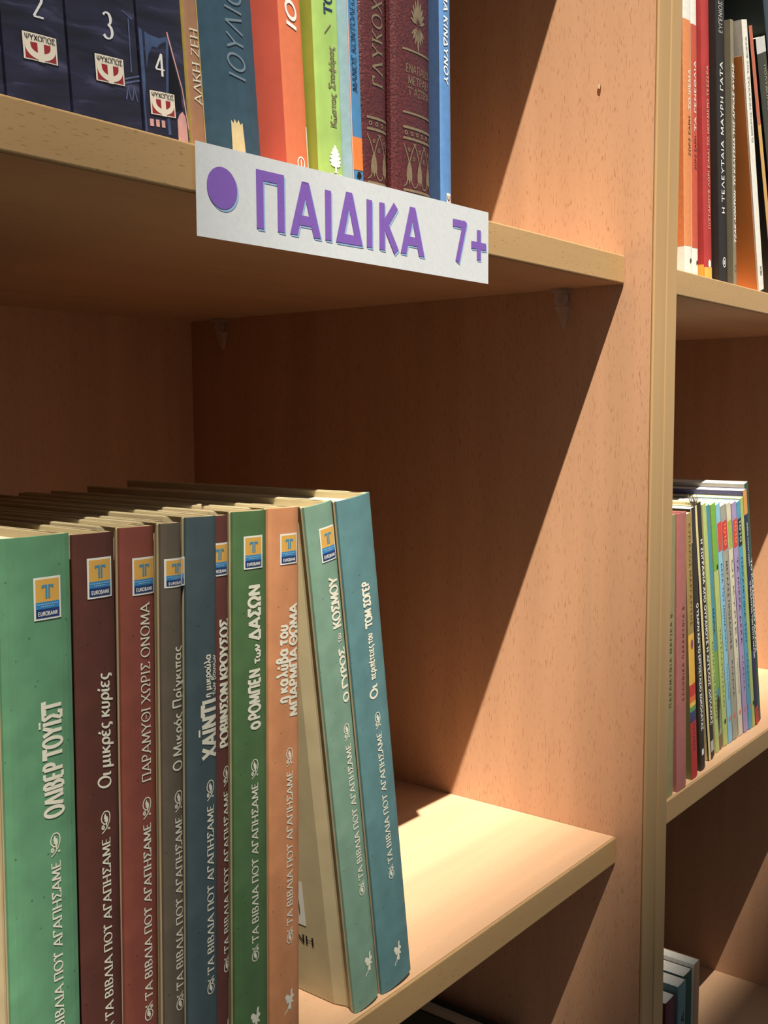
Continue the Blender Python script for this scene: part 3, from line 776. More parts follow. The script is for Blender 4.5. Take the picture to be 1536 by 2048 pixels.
WHT = paint((232, 232, 230), 0.4, 0.3, 0.02)
night = [(-0.4376, 0.0580, 0.0246, '2', (0.0112, 0.0160, 0.0312, 0.0400), (0.0066, 0.0169, 0.0200, 0.0257), 'dark indigo hardback numbered 2 at the left end of the upper shelf'),
         (-0.4117, 0.0620, 0.0301, '3', (0.0140, 0.0190, 0.0317, 0.0406), (0.0098, 0.0164, 0.0224, 0.0256), 'dark indigo hardback numbered 3 in white'),
         (-0.3802, 0.0670, 0.0215, '4', (0.0060, 0.0106, 0.0248, 0.0329), (0.0027, 0.0105, 0.0143, 0.0191), 'dark indigo hardback numbered 4 with a lit gabled house on its spine')]
HIGH = paint((98, 110, 156), 0.4, 0.3, 0.3, 150); PINK = paint((236, 176, 170), 0.4, 0.3, 0.1, 200); BLK = paint((20, 20, 26), 0.4, 0.3, 0.05); SKY = paint((74, 96, 140), 0.4, 0.3, 0.25, 150)
bk1 = Book(-0.4700, 0.012, ZU, 0.056, 0.0312, 0.245, 0.17, BRUSH, 'dark indigo hardback without a visible number, leftmost on the upper shelf', G2, cover=BRUSH, groove=False)
for xb, th, w, num, nb, pb, lab in night:
    bk = Book(xb, 0.012, ZU, th, w, 0.245, 0.17, BRUSH, lab, G2, cover=BRUSH, groove=False)
    if num == '4':
        bk.decal('painted_sky', [[(0.0002, 0.004), (0.0116, 0.004), (0.0112, 0.0135), (0.0002, 0.0135)], [(0.0002, 0.0135), (0.0112, 0.0135), (0.0134, 0.0400), (0.0088, 0.0385)], [(0.0002, 0.0135), (0.0088, 0.0385), (0.0045, 0.0390), (0.0002, 0.0410)]], SKY, 0.00012)
        q = fan([(0.0150, 0.0008), (0.0152, 0.010), (0.0165, 0.0122), (0.0183, 0.0135), (0.0198, 0.0120), (0.0205, 0.009), (0.0207, 0.0008)])
        for i in range(3): q += bk.rect(0.0020 + i * 0.0026, 0.0062, 0.0036 + i * 0.0026, 0.0088, 1)
        q += [[tuple(p) for p in r] for r in ribbon([(0.0128, 0.0415), (0.0190, 0.022), (0.0216, 0.0075)], lambda t: 0.0007)]
        bk.decal('painted_house', q, PINK, 0.00016)
        bk.decal('painted_wall', fan([(0.0112, 0.012), (0.0136, 0.037), (0.0178, 0.022), (0.0185, 0.0142), (0.0140, 0.0128)]), BLK, 0.00014)
    if num == '3':
        q = bk.strokes([[(0.0235, 0.043), (0.0285, 0.041)], [(0.0265, 0.041), (0.0262, 0.022)], [(0.0225, 0.019), (0.0303, 0.0215)], [(0.0225, 0.0175), (0.0303, 0.020)],
                        [(0.0228, 0.012), (0.0240, 0.0165), (0.0252, 0.012)], [(0.0258, 0.012), (0.0270, 0.017), (0.0284, 0.012)]], 0.0006)
        bk.decal('painted_arches', q, HIGH, 0.00014)
    bk.text_flat('number', num, nb[0], nb[1], nb[2], nb[3], WHT, thick=0.15, thin=0.06, nib=15)
    psi_badge(bk, pb[0], pb[1], pb[2], pb[3])
# tan
TAN = paint((178, 128, 92), 0.6)
bk = Book(-0.3574, 0.012, ZU, 0.0710, 0.0071, 0.235, 0.15, TAN, 'slim tan paperback with cream serif author name beside the indigo set', G2, kind='paperback', cover=paint((226, 194, 92), 0.6), bulge=0.0006)
bk.text_up('title_lettering', 'ΑΛΚΗ ΖΕΗ', 0.0060, 0.0020, 0.019, 0.0471, CREAM_INK, thick=0.11, thin=0.05, serif=True, gap=0.08)
bk.band(0, 0.235, paint((236, 204, 100), 0.6), 0.0064, 0.0071, 'yellow_edge')
# slate teal
JUL = paint((54, 88, 108), 0.5, 0.3, 0.12, 180)
bk = Book(-0.3490, 0.022, ZU, 0.0760, 0.0400, 0.232, 0.16, JUL, 'broad slate-blue paperback with large grey slanted capitals', G2, kind='paperback', bulge=0.0012)
bk.text_up('title_lettering', 'ΙΟΥΛΙΟΣ ΒΕΡΝ', 0.0330, 0.0232, 0.0352, 0.108, paint((118, 142, 160), 0.5), thick=0.11, gap=0.16, slant=0.2)
b_ = fan([(0.0222, 0.0060), (0.0225, 0.0190), (0.0238, 0.0178), (0.0245, 0.0196), (0.0258, 0.0180), (0.0268, 0.0195), (0.0280, 0.0176), (0.0292, 0.0186), (0.0300, 0.0060)])
bk.decal('publisher_emblem', b_, paint((232, 214, 160), 0.5), 0.0002)
# red orange
ORG = paint((238, 122, 74), 0.45, 0.35, 0.05)
bk = Book(-0.2996, 0.016, ZU, 0.0700, 0.0140, 0.230, 0.15, ORG, 'orange paperback with white slanted capitals beside the slate-blue one', G2, kind='paperback', cover=paint((236, 100, 76), 0.45, 0.35, 0.08, 60), bulge=0.0006)
bk.text_up('title_lettering', 'ΙΟΥΛΙΟΣ', 0.0104, 0.0042, 0.0633, 0.110, WHT, thick=0.17, gap=0.14, slant=0.2)
bk.decal('publisher_emblem', bk.strokes([arc(0.0085, 0.0080, 0.0022, 0.0026, 0, 360, 18), [(0.0085, 0.0062), (0.0085, 0.0098)]], 0.0006), WHT, 0.0002)
bk.band(0.0, 0.0240, paint((238, 226, 206)), 0.0130, 0.0140, 'white_scuff')
# green
LG = paint((170, 208, 98), 0.45, 0.35, 0.14, 70)
bk = Book(-0.2845, 0.011, ZU, 0.0499, 0.0168, 0.232, 0.15, LG, 'bright lime green paperback with a white tree emblem', G2, kind='paperback', cover=paint((150, 160, 40), 0.45, 0.35, 0.1, 60), bulge=0.0010)
MAU = paint((126, 108, 84), 0.5); NVY = paint((34, 56, 110), 0.5)
bk.text_up('author_lettering', 'Κώστας Στοφόρος', 0.0128, 0.0083, 0.0262, 0.0610, MAU, thick=0.13, gap=0.07)
bk.text_up('title_lettering', 'ΤΟ', 0.0128, 0.0070, 0.0742, 0.0835, NVY, thick=0.13, gap=0.1)
bk.decal('slash_mark', bk.strokes([[(0.0068, 0.0655), (0.0112, 0.0700)]], 0.0005), MAU, 0.0002)
tree = []
for z, w2 in ((0.0172, 0.0009), (0.0160, 0.0022), (0.0146, 0.0032), (0.0130, 0.0040), (0.0113, 0.0042), (0.0098, 0.0036)):
    tree += fan([(0.0108 + w2 * math.cos(a * math.pi / 6), z + 0.0011 * math.sin(a * math.pi / 6)) for a in range(12)])
tree += bk.rect(0.0102, 0.0066, 0.0114, 0.0100, 1) + bk.rect(0.0092, 0.0063, 0.0124, 0.0067, 2)
bk.decal('tree_emblem', tree, WHT, 0.0002)
bk.text_flat('publisher_lettering', 'ΚΕΔΡΟΣ', 0.0062, 0.0152, 0.0036, 0.0058, WHT, thick=0.13, serif=True, thin=0.08)
# blue with orange foot
BLU = paint((70, 138, 192), 0.45)
bk = Book(-0.2676, 0.006, ZU, 0.0470, 0.0074, 0.228, 0.15, BLU, 'very thin mid-blue paperback with an orange foot', G2, kind='paperback', cover=paint((160, 192, 218), 0.45), bulge=0.0002)
bk.text_up('author_lettering', 'ΜΑΝΟΣ ΚΟΝΤΟΛΕΩΝ', 0.0050, 0.0018, 0.043, 0.086, paint((18, 38, 66)), thick=0.12, thin=0.07, serif=True, slant=0.15, gap=0.12)
bk.band(0.0088, 0.0232, paint((246, 128, 34)), 0.0, None, 'orange_foot')
bk.band(0.0, 0.228, paint((240, 170, 140)), 0.0, 0.0006, 'pink_edge')
bk.decal('publisher_emblem', fan([(0.0024, 0.0056), (0.0034, 0.0082), (0.0052, 0.0080), (0.0060, 0.0062), (0.0044, 0.0050)]), INKD, 0.0002)
# two leather bound volumes with gilt
GILT = paint((128, 112, 84), 0.4, 0.5, 0.15, 500)
def gilt_foot(bk, n, x0, x1):
    q = []
    for z in (0.0370, 0.0318, 0.0072): q += bk.rect(x0, z - 0.0006, x1, z + 0.0006, 10)
    k = n * 2
    for i in range(k):
        xc = x0 + (x1 - x0) * (i + 0.5) / k
        q += bk.strokes([arc(xc, 0.0344, 0.0008, 0.0008, 0, 360, 10)], 0.0005)
    p = (x1 - x0) / n
    for i in range(n):
        xc = x0 + p * (i + 0.5)
        q += fan([(xc + 0.0021 * c, z) for c, z in ((0, 0.0098), (0.35, 0.0122), (0.85, 0.0108), (1.0, 0.0148), (0.75, 0.0182), (0.3, 0.0205), (0, 0.0212), (-0.3, 0.0205), (-0.75, 0.0182), (-1.0, 0.0148), (-0.85, 0.0108), (-0.35, 0.0122))])
        for sg_ in (-1, 1):
            q += bk.strokes([[(xc, 0.020)] + [(xc + sg_ * p * u, 0.020 + 0.0098 * math.sin(u * math.pi / 1.3)) for u in (0.12, 0.3, 0.5, 0.65)]], 0.0006)
            q += bk.strokes([[(xc + sg_ * 0.0016, 0.0112), (xc + sg_ * p * 0.32, 0.0095), (xc + sg_ * p * 0.5, 0.0088)]], 0.0006)
        for dx, dz in ((0.0, 0.0265), (p * 0.42, 0.0225)):
            if xc + dx < x1 - 0.001: q += bk.strokes([arc(xc + dx, dz, 0.0006, 0.0008, 0, 360, 10)], 0.0004)
    # keep everything on the spine
    return [[(min(max(px, x0), x1), pz) for px, pz in qq] for qq in q]
bk = Book(-0.2535, 0.012, ZU, 0.0082, 0.0218, 0.236, 0.16, LEATHER, 'dark red leather hardback with one tall gilt serif title reading upward', G2, bulge=0.0034)
bk.text_up('title_lettering', 'ΓΛΥΚΟΧΑΡΑΜΑ', 0.0158, 0.0080, 0.0518, 0.128, GILT, thick=0.13, thin=0.06, serif=True, gap=0.2)
bk.decal('gilt_ornament', gilt_foot(bk, 2, 0.0042, 0.0212), GILT, 0.0002)
bk = Book(-0.2314, 0.009, ZU, 0.0082, 0.0316, 0.236, 0.16, LEATHER, 'wide dark red leather hardback with a gilt palm leaf fan', G2, bulge=0.0034)
q = []
for st, xa, xb2, z in (('ΕΝΑ ΠΑΙΔΙ', 0.0085, 0.0275, 0.0630), ('ΜΕΤΡΑΕΙ', 0.0100, 0.0275, 0.0577), ("Τ' ΑΣΤΡΑ", 0.0100, 0.0275, 0.0524)):
    qs, adv = text_quads(st, thick=0.12, thin=0.07, gap=0.1, space=0.2)
    q += [[(xa + (xb2 - xa) * u / adv, z + 0.0038 * v) for u, v in qq] for qq in qs]
bk.decal('title_lettering', q, GILT)
bk.decal('gilt_ornament', gilt_foot(bk, 3, 0.0062, 0.0310), GILT, 0.0002)
q = []
for z in (0.0440, 0.0735): q += bk.rect(0.0062, z - 0.0005, 0.0310, z + 0.0005, 10)
for a in range(-4, 5):
    ang = math.radians(a * 19); xc, zc = 0.0180, 0.0865
    l_ = 0.0125 - 0.0007 * abs(a)
    dx, dz = math.sin(ang), math.cos(ang)
    for s_ in (-1, 1) if a == 0 else (1,):
        q += fan([(xc + dx * l_ * t * 0.62 + u * dz * 0.0009, zc + s_ * (dz * l_ * t) - u * dx * 0.0009) for t, u in ((0.15, 0), (0.6, 1), (0.95, 0.5), (1.0, 0), (0.95, -0.5), (0.6, -1))])
for a in (-3, -2, -1, 1, 2, 3):
    ang = math.radians(a * 16); dx, dz = math.sin(ang), -math.cos(ang); l_ = 0.011 - 0.0012 * abs(a)
    q += fan([(0.0180 + dx * l_ * t + u * dz * 0.0008, 0.0862 + dz * l_ * t - u * dx * 0.0008) for t, u in ((0.15, 0), (0.7, 1), (1.0, 0), (0.7, -1))])
bk.decal('gilt_palmette', q, GILT, 0.0002)
# thin blue
TB = paint((92, 146, 208), 0.45)
bk = Book(-0.1980, 0.006, ZU, 0.0150, 0.0094, 0.232, 0.15, TB, 'thin cornflower blue paperback at the right end of the upper row', G2, kind='paperback', cover=paint((58, 84, 124), 0.45), bulge=0.0009)
bk.text_down('title_lettering', 'ΣΥΣΤΗΜΑ ΚΙΝΔΥΝΟΥ', 0.0028, 0.0062, 0.128, 0.0638, WHT, thick=0.16, gap=0.14, slant=0.15)
b = MB()
bk.decal('', bk.rect(0.0040, 0.0050, 0.0076, 0.0098, 3), PSI_W, 0.0002, mb=b)
o = b.build('publisher_badge', bk.root)
bk.decal('badge_emblem', bk.strokes([[(0.0058, 0.0054), (0.0058, 0.0088)], [(0.0046, 0.0086)] + arc(0.0058, 0.0078, 0.0012, 0.0016, 185, 355, 10) + [(0.0070, 0.0086)]], 0.0005), paint((120, 60, 50)), 0.00028, parent=o)

# ================================================================== upper right shelf
G3 = 'books on the upper shelf of the right bookcase'
WP = paint((240, 236, 224), 0.45); OR1 = paint((232, 140, 70), 0.45); RD1 = paint((206, 84, 52), 0.45)
CUBE = paint((50, 46, 44), 0.5)
def side_field(bk, z0, z1, mat):
    b = MB(); b.box((-0.00015, bk.bulge + 0.0002, z0), (0.0, bk.d - 0.0005, z1), mat)
    b.build('printed_cover_field', bk.root)
def cube_mark(bk, xc, zc, r, mat, name='publisher_emblem'):
    hexa = [(xc + r * 0.9 * math.cos(math.radians(a)), zc + r * math.sin(math.radians(a))) for a in range(30, 390, 60)]
    bk.decal(name, fan(hexa), mat, 0.0003)
bk = Book(0.1473, 0.020, ZU, 0.070, 0.0138, 0.235, 0.14, WP, 'white and orange paperback, leftmost against the upright on the upper right shelf', G3, kind='paperback', cover=WP, bulge=0.0006)
side_field(bk, 0.026, 0.191, paint((222, 122, 54), 0.45))
bk.band(0.026, 0.191, OR1, 0.0, 0.0134, 'orange_field')
bk.text_up('author_lettering', 'ΖΩΡΖ ΣΑΡΗ', 0.0118, 0.0078, 0.093, 0.122, paint((60, 34, 20)), thick=0.14, gap=0.12)
bk.text_up('title_lettering', 'ΤΟ ΨΕΜΑ', 0.0118, 0.0078, 0.127, 0.156, WHT, thick=0.14, gap=0.12)
cube_mark(bk, 0.0105, 0.0150, 0.0020, CUBE)
bk = Book(0.1624, 0.020, ZU, 0.074, 0.0112, 0.235, 0.14, WP, 'white and brick-red paperback next to the white and orange one', G3, kind='paperback', bulge=0.0006)
bk.band(0.026, 0.191, RD1, 0.0, 0.0100, 'red_field')
bk.text_up('author_lettering', 'ΖΩΡΖ ΣΑΡΗ', 0.0082, 0.0048, 0.085, 0.110, paint((60, 30, 20)), thick=0.14, gap=0.12)
bk.text_up('title_lettering', 'ΤΑ ΓΕΝΕΘΛΙΑ', 0.0082, 0.0048, 0.114, 0.165, WHT, thick=0.14, gap=0.12)
cube_mark(bk, 0.0082, 0.0150, 0.0019, CUBE)
RD2 = paint((188, 52, 50), 0.45, 0.35, 0.12, 50)
bk = Book(0.1800, 0.017, ZU, 0.096, 0.0160, 0.235, 0.14, RD2, 'crimson paperback with a yellow foot', G3, kind='paperback', bulge=0.0009)
bk.band(0.0, 0.0128, paint((246, 178, 46)), name='yellow_foot')
side_field(bk, 0.0, 0.0150, paint((246, 178, 46)))
bk.text_up('title_lettering', 'ΠΙΤΤΑΚΟΥΣ ΛΟΡΙ ΕΙΜΑΙ ΤΟ ΝΟΥΜΕΡΟ ΤΕΣΣΕΡΑ', 0.0115, 0.0078, 0.0425, 0.165, paint((236, 196, 150)), thick=0.13, gap=0.12, space=0.4)
cube_mark(bk, 0.0090, 0.0155, 0.0034, WHT)
BK1 = paint((44, 40, 38), 0.45)
bk = Book(0.1985, 0.012, ZU, 0.105, 0.0186, 0.240, 0.14, BK1, 'black paperback with wide white lettering on the upper right shelf', G3, kind='paperback', bulge=0.0008)
bk.text_up('title_lettering', 'Η ΤΕΛΕΥΤΑΙΑ ΜΑΥΡΗ ΓΑΤΑ', 0.0118, 0.0060, 0.0561, 0.1709, WHT, thick=0.13, gap=0.16, space=0.5)
bk.text_up('author_lettering', 'ΕΥΓΕΝΙΟΣ ΤΡΙΒΙΖΑΣ', 0.0120, 0.0050, 0.192, 0.238, paint((190, 190, 186)), thick=0.12, gap=0.12)
bk.decal('publisher_emblem', bk.strokes([arc(0.0094, 0.0180, 0.0030, 0.0036, 0, 360, 20), arc(0.0094, 0.0180, 0.0010, 0.0014, 0, 360, 12)], 0.0008), WHT, 0.0002)
bk = Book(0.2184, 0.008, ZU, 0.106, 0.0070, 0.2055, 0.135, paint((142, 130, 104), 0.55, 0.3, 0.15, 50), 'narrow khaki paperback with white italic capitals', G3, kind='paperback', cover=paint((112, 104, 84), 0.55), bulge=0.0004)
bk.text_up('title_lettering', 'ΤΖΑΚ ΛΟΝΤΟΝ  ΤΟ ΚΑΛΕΣΜΑ ΤΗΣ ΑΓΡΙΑΣ ΦΥΣΗΣ', 0.0060, 0.0020, 0.0348, 0.172, WHT, thick=0.18, gap=0.12, slant=0.15)
bk.decal('publisher_emblem', bk.strokes([arc(0.0042, 0.0150, 0.0020, 0.0026, 0, 360, 16)], 0.0004), CUBE, 0.0002)
OR2 = paint((232, 134, 44), 0.4, 0.35, 0.10, 25)
bk = Book(0.2612, 0.002, ZU, 0.270, 0.0122, 0.2125, 0.14, WP, 'white spined paperback with orange cover leaning left', G3, kind='paperback', cover=WP, left=WP, bulge=0.0003)
b = MB(); b.box((-0.0002, 0.0016, 0.0), (0.0, 0.1395, 0.186), OR2)
o = b.build('orange_jacket', bk.root); o['label'] = 'orange band of the front cover'
bk.text_up('title_lettering', 'Ο ΜΙΚΡΟΣ ΠΡΙΓΚΙΠΑΣ ΤΟΥ ΒΟΡΡΑ', 0.0085, 0.0050, 0.120, 0.2000, CUBE, thick=0.1, gap=0.12)
bk.text_up('publisher_lettering', 'ΜΕΛΙ', 0.0085, 0.0050, 0.0126, 0.0200, CUBE, thick=0.16, gap=0.12)
bk = Book(0.3222, 0.010, ZU, 0.357, 0.0082, 0.2265, 0.14, paint((196, 104, 70), 0.5), 'thin leaning black paperback with an orange-brown spine', G3, kind='paperback', cover=BK1, bulge=0.0003)
bk.band(0.0, 0.148, paint((214, 164, 86)), name='ochre_field')
bk = Book(0.3424, 0.010, ZU, 0.3756, 0.0230, 0.2225, 0.14, paint((62, 62, 48), 0.5, 0.3, 0.15, 60), 'dark olive leaning paperback with a pale top strip at the right edge', G3, kind='paperback', cover=paint((44, 46, 34), 0.5), bulge=0.0006)
bk.band(0.210, 0.2225, paint((206, 206, 204)), name='pale_strip')
bk.text_down('title_lettering', 'ΠΟΛΥΔΩΡΟΣ ΚΑΙ ΔΗΜΗΤΡΑ', 0.012, 0.017, 0.200, 0.120, paint((170, 172, 140)), thick=0.12, gap=0.12)
bk = Book(0.3720, 0.010, ZU, 0.376, 0.0130, 0.286, 0.19, paint((52, 70, 78), 0.5), 'tall dark blue-black hardback rising behind the leaning paperbacks', G3, cover=paint((46, 58, 64), 0.5, 0.3, 0.15, 40), bulge=0.0006, groove=False)

# ================================================================== lower right shelf
G4 = 'books on the lower shelf of the right bookcase'
def pb(xb, y, th, w, h, col, label, left=None, d=0.14, bulge=0.0004, pages=PAGES_W, cover=None, kind='paperback', **kw):
    return Book(xb, y, 0.0, th, w, h, d, paint(col, 0.5, 0.3, 0.08, 120), label, G4, kind=kind, cover=paint(cover or col, 0.5), left=paint(left, 0.5) if left else None, bulge=bulge, pages=pages, **kw)
DK = paint((48, 40, 30), 0.5)
bk = pb(0.0836, 0.002, 0.0218, 0.0165, 0.2130, (150, 140, 92), 'olive green hardback half hidden by the upright', kind='hardback', d=0.15, groove=False)
bk.text_up('title_lettering', "ΠΑΡΑΜΥΘΙΑ ΜΑΓΙΚΑ Β'", 0.0112, 0.0072, 0.0690, 0.1420, DK, thick=0.1, gap=0.35, space=0.5)
bk = pb(0.1062, 0.001, 0.0486, 0.0183, 0.2135, (178, 104, 96), 'dusty rose hardback with widely spaced dark capitals', kind='hardback', d=0.15, bulge=0.001, groove=False)
bk.text_up('title_lettering', "ΕΛΛΗΝΙΚΑ ΠΑΡΑΜΥΘΙΑ Β'", 0.0125, 0.0085, 0.0698, 0.1445, paint((58, 26, 26)), thick=0.11, gap=0.4, space=0.6)
bk = pb(0.1392, 0.003, 0.1128, 0.0115, 0.2126, (168, 138, 66), 'tan and red paperback with a rainbow on its spine', cover=(128, 112, 60))
bk.band(0.0, 0.1180, paint((240, 184, 48)), name='yellow_field')
zs_ = [0.0775, 0.068, 0.063, 0.0595, 0.0555, 0.0510, 0.0465]
for i, c in enumerate(((212, 48, 48), (236, 112, 40), (244, 204, 60), (98, 160, 88), (62, 74, 120), (76, 60, 110))):
    bk.band(zs_[i + 1], zs_[i], paint(c), name='rainbow_stripe', off=0.0002)
bk.band(0.0, 0.0465, paint((196, 38, 40)), name='red_foot', off=0.0002)
bk.text_down('title_lettering', 'ΚΥΡΙΑΚΟΣ ΜΑΡΓΑΡΙΤΗΣ', 0.0045, 0.0085, 0.205, 0.125, paint((120, 92, 40)), thick=0.1, gap=0.2)
bk.text_down('publisher_lettering', 'ΠΑΤΑΚΗΣ', 0.0045, 0.0075, 0.045, 0.022, DK, thick=0.14, gap=0.2)
bk.decal('emblem', fan([(0.0060 + 0.0024 * math.cos(a * 0.5236), 0.1095 + 0.004 * math.sin(a * 0.5236)) for a in range(12)]), paint((150, 70, 110)), 0.0002)
BKC = (50, 42, 36)
bk = pb(0.1628, 0.005, 0.1534, 0.0098, 0.2170, BKC, 'worn black paperback with heavy white capitals reading downward', cover=(70, 56, 34))
bk.text_down('title_lettering', 'Ο ΤΣΑΡΛΙ ΚΑΙ ΤΟ ΕΡΓΟΣΤΑΣΙΟ ΣΟΚΟΛΑΤΑΣ', 0.0036, 0.0074, 0.1400, 0.0339, WHT, thick=0.2, gap=0.12, space=0.3)
bk.band(0.0125, 0.0175, WHT, 0.003, 0.0068, 'publisher_emblem', off=0.0002)
bk.band(0.190, 0.2168, paint((196, 186, 160), 0.6, 0.2, 0.4, 90), 0.0, 0.0012, 'worn_edge', off=0.0002)
bk = pb(0.1911, 0.009, 0.1960, 0.0124, 0.2195, (44, 38, 34), 'black hardback with a crumpled head and cream cover edge', cover=(226, 208, 148), kind='hardback', groove=False)
bk.text_down('title_lettering', 'Η ΖΩΓΡΑΦΙΑ ΑΠΟ ΟΥΡΑΝΟΥΣ Η ΑΓΓΕΛΟΣ ΔΙΠΛΑΝΑΣ', 0.0066, 0.0110, 0.1900, 0.0300, WHT, thick=0.18, gap=0.14, space=0.45, slant=0.1)
bk.band(0.0, 0.2195, paint((236, 216, 150)), 0.0, 0.0032, 'cream_edge')
bk.band(0.006, 0.0155, paint((200, 200, 196)), 0.0046, 0.0104, 'publisher_emblem', off=0.0002)
b = MB()        # torn, curled cloth at the head of the spine
rr_ = random.Random(3)
for k in range(26):
    x = 0.001 + 0.010 * rr_.random(); y = 0.0005 + 0.006 * rr_.random(); z = 0.2190 + 0.001 * rr_.random(); l_ = 0.003 + 0.004 * rr_.random(); dx = rr_.uniform(-0.003, 0.003); dy = rr_.uniform(-0.002, 0.003)
    b.add([(x - 0.0010, y, z), (x + 0.0010, y + 0.0004, z), (x + 0.0006 + dx, y + dy, z + l_), (x - 0.0005 + dx, y + dy, z + l_ * 0.9)], [(0, 1, 2, 3)], paint((96, 88, 72), 0.8, 0.1, 0.4, 300))
b.build('torn_head', bk.root)
LIME = (188, 204, 110)
bk = pb(0.2145, 0.012, 0.1980, 0.0078, 0.2187, LIME, 'pale lime paperback with a dark green speckled head, next to the crumpled black book', cover=(226, 220, 150))
bk.text_down('title_lettering', 'ΚΟΥΤΑΛΙ ΤΗΣ ΘΑΛΑΣΣΑΣ', 0.0030, 0.0062, 0.100, 0.030, paint((90, 100, 50)), thick=0.1, gap=0.2)
bk = pb(0.2232, 0.013, 0.2000, 0.0088, 0.2166, (120, 172, 66), 'teal and green paperback with an animal picture at the foot of its spine', cover=(196, 210, 120))
bk.band(0.0900, 0.2166, paint((70, 150, 170)), name='teal_field')
bk.band(0.0, 0.0480, paint((150, 158, 128), 0.5, 0.3, 0.5, 160), name='foot_picture')
bk.band(0.0480, 0.0560, paint((80, 140, 140), 0.5, 0.3, 0.3, 160), name='water_picture')
bk.band(0.0, 0.0130, paint((140, 104, 84)), name='brown_foot', off=0.0002)
bk.decal('animal_picture', fan([(0.0012, 0.030), (0.0020, 0.046), (0.0050, 0.050), (0.0078, 0.044), (0.0060, 0.036), (0.0040, 0.028), (0.0030, 0.018), (0.0020, 0.014)]), paint((50, 52, 36)), 0.0003)
bk.text_down('title_lettering', 'ΜΑΡΙΑ', 0.0026, 0.0056, 0.128, 0.106, paint((20, 66, 80)), thick=0.16, gap=0.12)
bk = pb(0.2349, 0.013, 0.2010, 0.0100, 0.2171, LIME, 'lime paperback with a brighter green upper third', cover=(196, 210, 120))
bk.band(0.1600, 0.2171, paint((120, 184, 46)), name='green_field')
bk.decal('oval_emblem', fan([(0.0066 + 0.0017 * math.cos(a * 0.5236), 0.162 + 0.0024 * math.sin(a * 0.5236)) for a in range(12)]), INKD, 0.0002)
bk.decal('oval_emblem', fan([(0.0055 + 0.0017 * math.cos(a * 0.5236), 0.022 + 0.0024 * math.sin(a * 0.5236)) for a in range(12)]), INKD, 0.0002)
bk.text_down('title_lettering', 'ΤΟ ΓΕΛΑΣΤΟ ΓΕΡΑΚΙ', 0.0038, 0.0066, 0.108, 0.036, paint((104, 104, 40)), thick=0.1, gap=0.16)
ten = [
 (0.2468, 0.2045, 0.0098, 0.2164, (140, 200, 226), 'sky blue thin paperback with a red panel', (226, 70, 46), None, 'ΔΕΚΑ ΤΟΥ ΜΟΝΑΧΙΚΟΥ', paint((40, 80, 120)), (172, 206, 214)),
 (0.2576, 0.2070, 0.0124, 0.2144, (168, 164, 146), 'stone grey paperback with a red lettered panel', (222, 40, 40), '1010', 'ΜΕΓΑΛΕΣ ΠΡΟΣΔΟΚΙΕΣ', paint((50, 50, 50)), (140, 136, 124)),
 (0.2720, 0.2110, 0.0104, 0.2158, (222, 214, 186), 'ivory thin paperback with a green panel', (166, 186, 60), None, 'ΟΙ ΚΥΡΙΕΣ', paint((130, 120, 110)), (226, 220, 200)),
 (0.2846, 0.2140, 0.0113, 0.2153, (172, 150, 196), 'lilac paperback with a red lettered panel', (226, 62, 48), '1010', 'ΤΑ ΜΙΚΡΑ ΔΕΚΑ', paint((70, 56, 90)), (168, 140, 196)),
 (0.2969, 0.2170, 0.0096, 0.2157, (74, 160, 192), 'cerulean paperback with a black lettered panel', (30, 40, 52), '1010', 'ΠΑΡΑΜΥΘΙΑ ΤΩΝ', paint((20, 70, 96)), (96, 160, 196)),
]
for xb, th, w, h, c, lab, pc, num, st, im, lf in ten:
    bk = pb(xb, 0.013, th, w * 0.97, h, c, lab, cover=lf)
    bk.band(0.1755, 0.2003, paint(pc), 0.0008, w * 0.97, 'colour_panel')
    if num: bk.text_down('panel_lettering', num, w * 0.3, w * 0.68, 0.1990, 0.1790, paint((240, 150, 70) if pc[0] > 100 else (200, 205, 205)), thick=0.16, gap=0.14)
    bk.text_down('title_lettering', st, w * 0.38, w * 0.66, 0.165, 0.085, im, thick=0.12, gap=0.16)
    bk.text_down('author_lettering', 'ΤΣΑΡΛΣ ΝΤΙΚΕΝΣ' if '1010' != num else 'ΚΛΑΣΙΚΑ', w * 0.42, w * 0.64, 0.074, 0.040, im, thick=0.1, gap=0.16)
    bk.decal('red_emblem', fan([(w * 0.5 + 0.0020 * math.cos(a * 0.5236), 0.0220 + 0.0024 * math.sin(a * 0.5236)) for a in range(12)]), paint((226, 120, 90)), 0.0002)
bk = pb(0.3073, 0.013, 0.2195, 0.0070, 0.2187, (176, 192, 92), 'thin lime paperback between cerulean and navy', cover=(196, 210, 120))
bk.decal('oval_emblem', fan([(0.004 + 0.0014 * math.cos(a * 0.5236), 0.0230 + 0.0024 * math.sin(a * 0.5236)) for a in range(12)]), INKD, 0.0002)
bk = pb(0.3155, 0.013, 0.2220, 0.0086, 0.2252, (40, 42, 84), 'navy paperback with orange head and red foot', cover=(96, 92, 130))
bk.band(0.2030, 0.2252, paint((226, 150, 60)), name='orange_head')
bk.band(0.0, 0.0180, paint((196, 48, 44)), name='red_foot')
bk.band(0.075, 0.135, paint((20, 24, 36)), name='dark_field')
bk.text_down('author_lettering', 'ΜΑΡΙΑ ΠΑΠΑΓΙΑΝΝΗ', 0.0034, 0.0058, 0.195, 0.155, WHT, thick=0.12, gap=0.12)
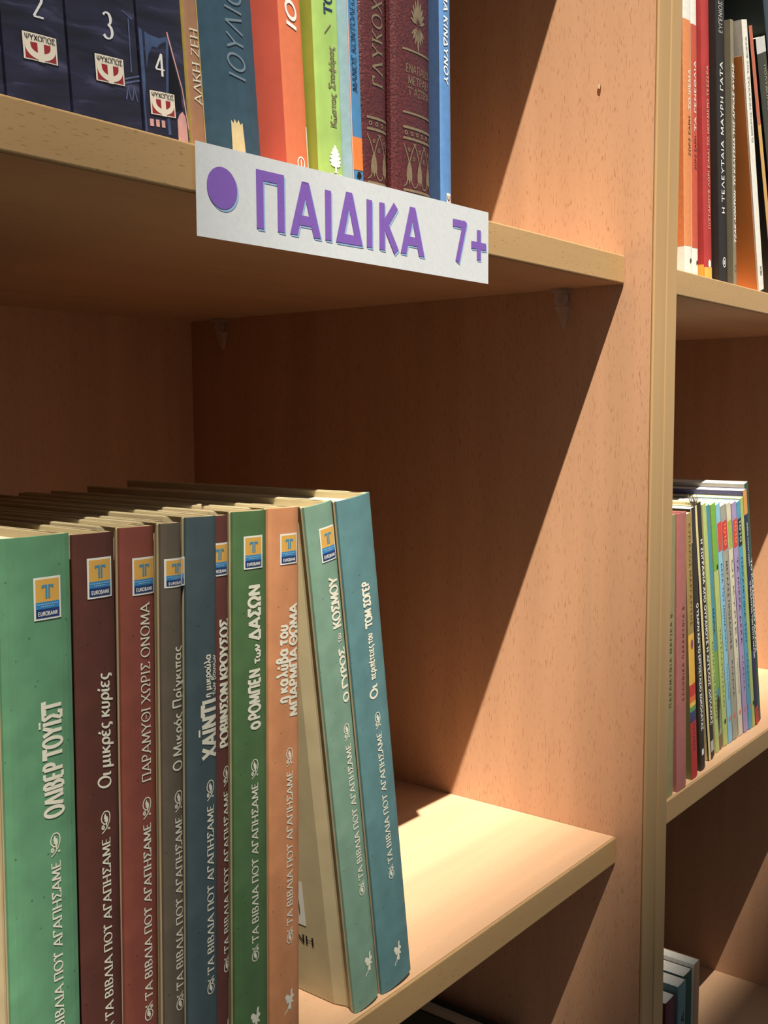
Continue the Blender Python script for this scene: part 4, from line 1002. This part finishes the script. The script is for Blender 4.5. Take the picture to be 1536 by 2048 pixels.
bk.text_down('title_lettering', 'Ο ΘΗΣΑΥΡΟΣ ΤΩΝ ΕΠΤΑ ΜΑΓΩΝ', 0.0032, 0.0062, 0.140, 0.066, WHT, thick=0.16, gap=0.12)
bk = pb(0.3250, 0.0145, 0.2245, 0.0090, 0.2310, (40, 84, 62), 'dark green paperback, tallest at the right end of the leaning row', cover=(210, 206, 196), left=(190, 186, 176))
bk.text_down('title_lettering', 'ΤΟ ΚΛΕΜΜΕΝΟ ΔΑΣΟΣ', 0.0034, 0.0066, 0.160, 0.070, WHT, thick=0.16, gap=0.12)

# ================================================================== bottom right compartment
G5 = 'books in the bottom compartment of the right bookcase'
ZB = -0.371
bk = Book(0.1385, 0.020, ZB, 0.0, 0.0185, 0.1800, 0.14, paint((92, 34, 42), 0.5), 'dark wine red paperback in the bottom right compartment', G5, kind='paperback', pages=PAGES_W, bulge=0.0008)
bk.band(0.110, 0.132, BLK, name='black_field')
bk.text_flat('title_lettering', 'ΝΗΣΙ', 0.004, 0.016, 0.118, 0.126, WHT, thick=0.14)
bk = Book(0.1585, 0.018, ZB, 0.0, 0.0165, 0.1860, 0.14, paint((92, 120, 126), 0.5), 'grey-blue paperback in the bottom right compartment', G5, kind='paperback', pages=PAGES_W, bulge=0.0008)
bk.text_up('title_lettering', 'ΟΣΑ', 0.0125, 0.0065, 0.130, 0.160, INKD, thick=0.14, gap=0.2)
bk = Book(0.1752, 0.020, ZB, 0.0, 0.0176, 0.1870, 0.15, paint((28, 64, 46), 0.5), 'dark bottle-green paperback in the bottom right compartment', G5, kind='paperback', pages=PAGES_W, bulge=0.0008)
bk = Book(0.1932, 0.018, ZB, 0.0, 0.0118, 0.1905, 0.15, paint((176, 126, 88), 0.5), 'tan paperback with white pages, rightmost in the bottom right compartment', G5, kind='paperback', left=paint((232, 230, 224), 0.6), pages=PAGES_W, bulge=0.0008)

# bottom compartment of the left bookcase: two books seen only as a dim sliver
G6 = 'books in the bottom compartment of the left bookcase'
bk = Book(-0.0330, 0.070, -0.389, 0.0, 0.0215, 0.229, 0.17, paint((58, 62, 50), 0.5), 'grey-green hardback standing in shade under the lower left shelf', G6, bulge=0.0008, groove=False)
